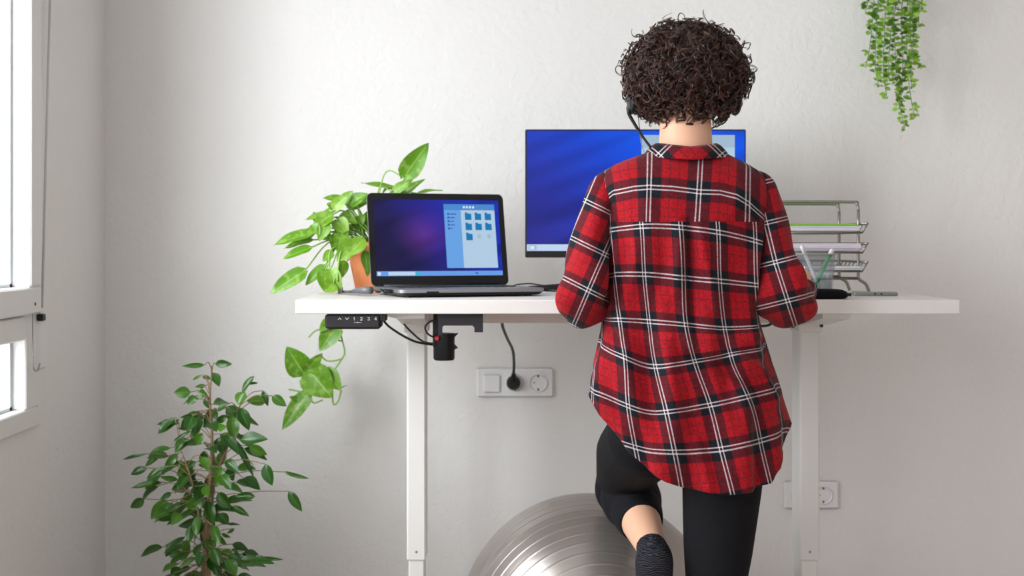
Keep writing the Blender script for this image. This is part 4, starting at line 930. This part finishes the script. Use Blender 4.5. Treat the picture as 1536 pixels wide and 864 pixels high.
def uv_body(px, py):
    xs = [float(np.interp(py, UGX, r)) for r in UG]; pc = min(max(px, 868), 1192); ys = [float(np.interp(pc, VGX, r)) for r in VG]
    return lin(px, xs, [0, 1, 2, 3, 4, 5]), lin(py, ys, [0, 1, 2, 3, 4, 5, 6])
def uv_yoke(px, py):
    xs = [lin(py, [250, 259, 300, 337], [824, 825, 833, 840]), lin(py, [250, 259, 300, 337], [897, 900, 909, 914]), 974-(py-260)*.03, 1050-(py-260)*.06, 1122-(py-260)*.02, 1196]
    vy0 = lin(min(max(px, 880), 1165), [880, 905, 920, 950, 974, 1010, 1050, 1080, 1105, 1122, 1150], [318, 300, 289, 283, 281, 283, 288, 289, 295, 305, 330])
    return lin(px, xs, [0, 1, 2, 3, 4, 5]), (py-vy0)/72.0
verts = []; faces = []; fuv = []
NT, rows_a, rows_b = 340, 50, 130
SEAM = 333
def ring_rows():
    out = [('y', 226+(SEAM-226)*(i/rows_a)**1.25) for i in range(rows_a+1)]
    out += [('b', i/rows_b) for i in range(1, rows_b+1)]; return out
RWS = ring_rows(); Vn = []; PXs = np.zeros((len(RWS), NT)); PYs = np.zeros((len(RWS), NT)); XYZ = np.zeros((len(RWS), NT, 3))
hk = np.arange(NT//2)/(NT//2); st_ = .72*(2*hk-1)-.28*np.cos(np.pi*hk)
hth = np.arccos(np.clip(-np.sign(st_)*np.abs(st_)**(1/.82), -1, 1)); th = np.concatenate([hth, np.pi+hth]); cs = -np.cos(th); sn = np.sin(th); back = sn >= -1e-9   # back half faces the camera
s01 = (np.sign(cs)*np.abs(cs)**.9+1)/2
hem_b = I(886+s01*(1166-886), HX, HY); hem_f = I(s01, [0, .08, .5, .93, 1], [596, 602, 655, 662, 648])
wb = np.clip(sn*7+.5, 0, 1); hem = hem_f*(1-wb)+hem_b*wb
for r, (kind, q) in enumerate(RWS):
    py = np.full(NT, q) if kind == 'y' else SEAM+(hem-SEAM)*q
    lo = I(py, Lpy, LL); hi = I(py, Lpy, RR)*wb+I(py, Lpy, RF)*(1-wb); bb = I(py, Lpy, BB)
    px = (lo+hi)/2+(hi-lo)/2*np.sign(cs)*np.abs(cs)**.82
    dy = bb*np.sign(sn)*np.abs(sn)**.82
    yc = I(py, [226, 260, 330, 450, 600, 735], [2.802, 2.802, 2.805, 2.815, 2.805, 2.795])
    Y = yc-dy*np.where(sn > 0, 1, .9)
    Z = H-(py-VY)*2.735/F; X = (px-VX)*2.80/F
    cx_ = ((lo+hi)/2-VX)*2.80/F
    d = 1.9*fold_disp(px.astype(float), py)*np.clip(sn*2.2, 0, 1)
    d += np.where(sn <= .45, (np.sin(th*9+py*.02)*.004*np.clip((py-340)/200, 0, 1))*np.clip(1-np.abs(sn)*0, 0, 1)*np.clip((.45-sn)*3, 0, 1), 0)
    if kind == 'y': d *= np.clip((q-232)/30, 0, 1)
    if kind == 'b': d += .0022*math.exp(-((q-.985)/.006)**2)-.002*math.exp(-((q)/.008)**2)
    nx = cs*.8; ny = -sn
    nl = np.hypot(nx, ny)+1e-6; X = X+d*nx/nl; Y = Y+d*ny/nl
    XYZ[r, :, 0] = X; XYZ[r, :, 1] = Y; XYZ[r, :, 2] = Z
    ppx = VX+X*F/Y; ppy = VY-(Z-H)*F/Y
    # continue by arc length where the cloth turns away from the view
    ic = NT//4; pe = ppx.copy()
    for sgn in (1, -1):
        cur = ppx[ic]
        for k in range(1, NT//2+1):
            i1 = (ic+sgn*k) % NT; i0 = (ic+sgn*(k-1)) % NT
            arc = math.hypot(X[i1]-X[i0], Y[i1]-Y[i0])*770; dp = abs(ppx[i1]-ppx[i0]) if sn[i1] > .15 else 0
            cur += sgn*max(dp, arc*.75 if sn[i1] < .5 else dp)*1.0 if True else 0
            pe[i1] = cur
    PXs[r] = pe; PYs[r] = ppy
nr_ = len(RWS)
b = MB(); b.add(XYZ.reshape(-1, 3).tolist(), [(r*NT+k, r*NT+(k+1) % NT, (r+1)*NT+(k+1) % NT, (r+1)*NT+k)[::-1] for r in range(nr_-1) for k in range(NT)])
LUV = []
yk = {}; bd = {}
def vuv(r, k, fn, cache):
    if (r, k) not in cache: cache[(r, k)] = fn(PXs[r, k], PYs[r, k])
    return cache[(r, k)]
for r in range(nr_-1):
    fn, ca = (uv_yoke, yk) if r < rows_a else (uv_body, bd)
    for k in range(NT):
        c4 = [vuv(r, k, fn, ca), vuv(r, (k+1) % NT, fn, ca), vuv(r+1, (k+1) % NT, fn, ca), vuv(r+1, k, fn, ca)][::-1]
        us = [q[0] for q in c4]
        if max(us)-min(us) > 1.5: c4 = [(0.5, q[1]) for q in c4]       # the button placket at the front centre
        LUV += c4
def loft(b, centers, rads, uvf, seg=48, back_px=True, disp=None):
    """tube through (px, py, Y) centres with radii (across, deep) in metres; cloth coordinates from uvf"""
    ctr = spline([Vector(c_) for c_ in centers], 9); n = len(ctr); vs = []; ref = Vector((1, 0, 0)); pxy = []
    t_ = np.linspace(0, len(rads)-1, n); ra = I(t_, range(len(rads)), [q[0] for q in rads]); rb = I(t_, range(len(rads)), [q[1] for q in rads])
    for i, p in enumerate(ctr):
        d = (ctr[min(i+1, n-1)]-ctr[max(i-1, 0)]).normalized(); a = (ref-d*ref.dot(d)).normalized(); q = d.cross(a)
        for k in range(seg):
            an = 2*math.pi*k/seg; off = a*math.cos(an)*ra[i]+q*math.sin(an)*rb[i]
            if disp: off *= 1+disp(i/(n-1), an)
            vs.append(p+off)
    fs = [(i*seg+k, i*seg+(k+1) % seg, (i+1)*seg+(k+1) % seg, (i+1)*seg+k) for i in range(n-1) for k in range(seg)]
    b.add(vs, fs)
    uv_ = []
    for i in range(n):
        for k in range(seg): v_ = vs[i*seg+k]; uv_.append(uvf(VX+v_.x*F/v_.y, VY-(v_.z-H)*F/v_.y, v_, ctr[i]))
    for f in fs: LUV.extend([uv_[q] for q in f])
    return ctr
def uvL(px, py, v_, c_):
    e = max(0, v_.y-c_.y)*520; s_ = -1 if v_.x < c_.x else 1
    return (px-883+.43*(py-435)+s_*e)/64, (py-.5*(px-870)-363)/66+max(0, v_.y-2.86)*9
def uvR(px, py, v_, c_):
    e = max(0, v_.y-c_.y)*520; s_ = -1 if v_.x < c_.x else 1
    return (px-lin(py, [322, 393, 478], [1146, 1163, 1190])+s_*e)/64, (py+.25*(px-1168)-392)/62+max(0, v_.y-2.86)*9
wr_ = lambda t, a: .06*math.sin(a*3+t*9)*min(1, t*2)+.085*math.sin(24*t+1.6*math.sin(a+1))*max(0, min(1, (t-.22)*3))+.045*math.sin(a*4-t*15)
s_px = 2.78/F
loft(b, [P(925, 268, 2.80), P(908, 282, 2.80), P(895, 330, 2.79), P(884, 385, 2.775), P(876, 430, 2.765), P(873, 455, 2.785), P(880, 452, 2.84), P(893, 440, 2.90)],
     [(.020, .028), (.030, .044), (.036, .052), (.041, .056), (.046, .056), (.045, .046), (.048, .046), (.042, .042)], uvL, disp=wr_)
loft(b, [P(1122, 268, 2.80), P(1139, 284, 2.80), P(1152, 332, 2.79), P(1162, 388, 2.775), P(1172, 430, 2.765), P(1177, 455, 2.785), P(1183, 452, 2.84), P(1192, 438, 2.90)],
     [(.020, .028), (.032, .044), (.036, .052), (.040, .056), (.050, .056), (.052, .046), (.050, .044), (.043, .040)], uvR, disp=wr_)
# collar: fold-over band round the neck
cN = 80; crs = []
def uvC(px, py): return ((px-988)+(py-233))/95.0, ((px-988)-(py-233))/95.0
prof = [(.060, .066, 1.346, .0), (.0585, .064, 1.357, 0), (.0605, .0665, 1.362, 0), (.067, .074, 1.358, .0), (.076, .082, 1.349, 0), (.084, .089, 1.338, 0), (.085, .089, 1.336, 0), (.080, .085, 1.337, 0)]
vs = []
for (ra, rb, z, _) in prof:
    for k in range(cN):
        a = 2*math.pi*k/cN; c_, s_ = math.cos(a), math.sin(a)
        dz = -.006*max(0, -s_)**2 - .030*max(0, s_)**1.5*1 + .004*abs(c_)
        vs.append(Vector((.3925+ra*c_, 2.803+rb*s_+(.012 if s_ > 0 else 0)*s_, z+dz)))
fs = [(i*cN+k, i*cN+(k+1) % cN, (i+1)*cN+(k+1) % cN, (i+1)*cN+k) for i in range(len(prof)-1) for k in range(cN)]
b.add(vs, fs)
cuv = []
for v_ in vs:
    a = math.atan2(v_.y-2.803, v_.x-.3925); px = VX+v_.x*F/v_.y; py = VY-(v_.z-H)*F/2.73
    if v_.y > 2.803: px += (1 if v_.x > .3925 else -1)*(v_.y-2.803)*700
    cuv.append(uvC(px, py))
for f in fs: LUV.extend([cuv[q] for q in f])
shirt = b.build('shirt', M['plaid'], person, True)
ul = shirt.data.uv_layers.new(name='UVMap'); ul.data.foreach_set('uv', np.array(LUV, dtype=np.float32).ravel())
so_ = shirt.modifiers.new('thickness', 'SOLIDIFY'); so_.thickness = .0018; so_.offset = 0

# ---------- curly hair ----------
def hair_mat():
    m, N, L = nmat('dark_brown_hair'); b_ = N['Principled BSDF']; b_.inputs['Roughness'].default_value = .30; b_.inputs['Specular IOR Level'].default_value = .6
    nz = N.new('ShaderNodeTexNoise'); nz.inputs['Scale'].default_value = 70; nz.inputs['Detail'].default_value = 3; tc = N.new('ShaderNodeTexCoord'); L.new(tc.outputs['Object'], nz.inputs['Vector'])
    cr = N.new('ShaderNodeValToRGB'); cr.color_ramp.elements[0].position = .35; cr.color_ramp.elements[0].color = (.012, .006, .0045, 1); cr.color_ramp.elements[1].position = .75; cr.color_ramp.elements[1].color = (.115, .043, .025, 1)
    L.new(nz.outputs['Fac'], cr.inputs[0]); L.new(cr.outputs[0], b_.inputs['Base Color']); return m
M['hair'] = hair_mat()
hc_ = Vector((.3985, 2.838, 1.506)); RXh, RYh, RZh = .121, .120, .108
vsA = []; fsA = []; voff = 0
def strand(pts, r):
    """three-sided tapering strand"""
    global voff
    p = np.array(pts); n = len(p); d = np.gradient(p, axis=0); d /= np.linalg.norm(d, axis=1)[:, None]+1e-9
    ref = np.array([.31, .52, .79]); a = np.cross(d, ref); a /= np.linalg.norm(a, axis=1)[:, None]+1e-9; c_ = np.cross(d, a)
    rr = (r*np.sin(np.pi*np.linspace(.12, .93, n))**.5)[:, None]
    R = np.stack([p+rr*(a*math.cos(w)+c_*math.sin(w)) for w in (0, 2.094, 4.189)], axis=1).reshape(-1, 3)
    vsA.append(R); i = np.arange(n-1)*3
    for k in range(3):
        k2 = (k+1) % 3; fsA.append(np.stack([i+k, i+k2, i+k2+3, i+k+3], axis=1)+voff)
    voff += n*3
def in_face(d):      # d unit direction from the head centre; the face looks to +Y
    return d[1] > .42 and d[2] < .45 and abs(d[0]) < .62
lump = lambda d: math.sin(5*d[0]+2)*math.sin(6*d[2]+1)+.7*math.sin(9*d[0]-7*d[2])
cnt = 0; NP = 26
while cnt < 1250:
    d = rng.normal(size=3); d /= np.linalg.norm(d)
    if in_face(d) or d[2] < -.78: continue
    if d[1] < 0 and d[2] < -.80: continue
    cnt += 1
    depth = rng.uniform(.74, .93) if rng.random() < .75 else rng.uniform(.90, 1.0)
    root = np.array(hc_)+d*np.array([RXh, RYh, RZh])*depth
    # growth direction: outwards, falling with gravity, jittered
    g = d*rng.uniform(.2, .9)+np.array([0, 0, -1])*rng.uniform(.2, 1.1)+rng.normal(size=3)*.55
    g -= d*max(0, g@d-.45); g /= np.linalg.norm(g)
    ln = rng.uniform(.022, .055); hr = rng.uniform(.0045, .0105); turns = rng.uniform(1.0, 2.3); ph0 = rng.uniform(0, 6.28)
    u_ = np.cross(g, d); u_ /= np.linalg.norm(u_)+1e-9; w_ = np.cross(g, u_); t = np.linspace(0, 1, NP)
    for s_i in range(rng.integers(3, 6)):
        ph = ph0+rng.normal()*.13; h2 = hr*(1+rng.normal()*.08); o2 = rng.normal(size=3)*.0008
        ang = ph+t*turns*6.283; sag = np.outer(t**2, np.array([0, 0, -.008]))
        pts = root+o2+np.outer(t*ln, g)+sag+np.outer(np.cos(ang)*h2*(.5+.5*t), u_)+np.outer(np.sin(ang)*h2*(.5+.5*t), w_)
        # keep inside the round outline
        q = (pts-np.array(hc_))/np.array([RXh, RYh, RZh]); rad = np.linalg.norm(q, axis=1); lim = 1.0+.05*lump(d)+.05*rng.random()
        k_ = np.where(rad > lim, (lim+(rad-lim)*.35)/rad, 1); pts = np.array(hc_)+q*k_[:, None]*np.array([RXh, RYh, RZh])
        pts[:, 2] = np.maximum(pts[:, 2], 1.392+.012*math.sin(cnt)+(.014 if d[0] < -.45 else (-.004 if d[0] > .4 else 0)))
        strand(pts, rng.uniform(.0005, .0011))
for k in range(330):        # loose springy rings standing off the outline
    d = rng.normal(size=3); d[1] -= .3; d /= np.linalg.norm(d)
    if in_face(d) or d[2] < -.72: continue
    c0 = np.array(hc_)+d*np.array([RXh, RYh, RZh])*rng.uniform(.90, 1.02); R0_ = rng.uniform(.007, .013)
    n_ = rng.normal(size=3); n_ /= np.linalg.norm(n_); u_ = np.cross(n_, d); u_ /= np.linalg.norm(u_); w_ = np.cross(n_, u_); t = np.linspace(0, 1, 26)
    ph0 = rng.uniform(0, 6.28); tn = rng.uniform(.7, 1.5); dr = rng.normal(size=3)*.010
    for s_i in range(rng.integers(2, 5)):
        rr_2 = R0_*(1+.10*s_i)*(1-.25*t); ang = ph0+.1*s_i+t*tn*6.283
        pts = c0+np.outer(np.cos(ang)*rr_2, u_)+np.outer(np.sin(ang)*rr_2, w_)+np.outer(t, dr)+rng.normal(size=3)*.0005
        pts[:, 2] = np.maximum(pts[:, 2], 1.395); strand(pts, rng.uniform(.0004, .0008))
hv_ = np.concatenate(vsA)-np.array(person.location); hf_ = np.concatenate(fsA)
me = bpy.data.meshes.new('hair')
# dense inner mass of hair under the curls
b = MB(); nlat, nlon = 40, 56; cv = []; cf = []
for i in range(nlat+1):
    la = math.pi*i/nlat
    for j in range(nlon):
        lo_ = 2*math.pi*j/nlon; d = Vector((math.sin(la)*math.cos(lo_), math.sin(la)*math.sin(lo_), math.cos(la)))
        rr = .86+.05*math.sin(9*lo_+5*la)*math.sin(11*la)+.03*math.sin(17*lo_-8*la)
        if d.z < -.72: rr = min(rr, .80)
        if in_face(d): rr = .60
        cv.append((hc_.x+d.x*RXh*rr-person.location.x, hc_.y+d.y*RYh*rr-person.location.y, max(hc_.z+d.z*RZh*rr, 1.408)-person.location.z))
for i in range(nlat):
    for j in range(nlon): cf.append((i*nlon+j, (i+1)*nlon+j, (i+1)*nlon+(j+1) % nlon, i*nlon+(j+1) % nlon))
nv0 = len(hv_); allv = np.concatenate([hv_, np.array(cv)]); allf = hf_.tolist()+[tuple(q+nv0 for q in f) for f in cf]
me.vertices.add(len(allv)); me.vertices.foreach_set('co', allv.astype(np.float32).ravel())
af = np.array(allf, dtype=np.int32); me.loops.add(af.size); me.loops.foreach_set('vertex_index', af.ravel())
me.polygons.add(len(af)); me.polygons.foreach_set('loop_start', np.arange(0, af.size, 4, dtype=np.int32)); me.update(calc_edges=True); me.validate()
me.polygons.foreach_set('use_smooth', [True]*len(me.polygons)); me.materials.append(M['hair'])
ho = bpy.data.objects.new('hair', me); COL.objects.link(ho); ho.parent = person

# ---------- headset ----------
hs = empty('headset', P(947, 165, 2.86), 'black headset with thin microphone boom worn on the curly hair', 'headset')
b = MB(); ear = P(946, 152, 2.845)
b.lathe(ear-Vector((.004, 0, 0)), [(.020, 0), (.026, .004), (.026, .014), (.018, .020)], 24, axis=Vector((1, .1, 0))); autosmooth(b.build('ear_cup', M['black'], hs))
ear2 = Vector((2*hc_.x-ear.x-.006, ear.y, ear.z))
b = MB(); b.lathe(ear2, [(.018, -.016), (.026, -.010), (.026, .0), (.020, .004)], 24, axis=Vector((1, 0, 0))); autosmooth(b.build('ear_cup', M['black'], hs))
b = MB(); b.tube([hc_+Vector((-.118*math.cos(a), .018, .108*math.sin(a)-.0)) for a in np.linspace(-.2, math.pi+.2, 30)], .0035, 8); b.build('headband', M['black'], hs, True)
b = MB(); bp_ = spline([P(952, 166, 2.85), P(944.5, 166, 2.84), P(944, 172, 2.835), P(953, 188, 2.80), P(964, 205, 2.765), P(976, 221, 2.735)], 8)
b.tube(bp_, [.0048-.0022*min(1, i/(len(bp_)-1)*1.2) for i in range(len(bp_))], 8); b.build('microphone_boom', M['black'], hs, True)
b = MB(); b.tube(spline([P(957, 172, 2.83), P(959, 190, 2.80), P(962, 215, 2.77), P(966, 228, 2.75)], 6), .0009, 6); b.build('wire', M['grey_clip'], hs, True)
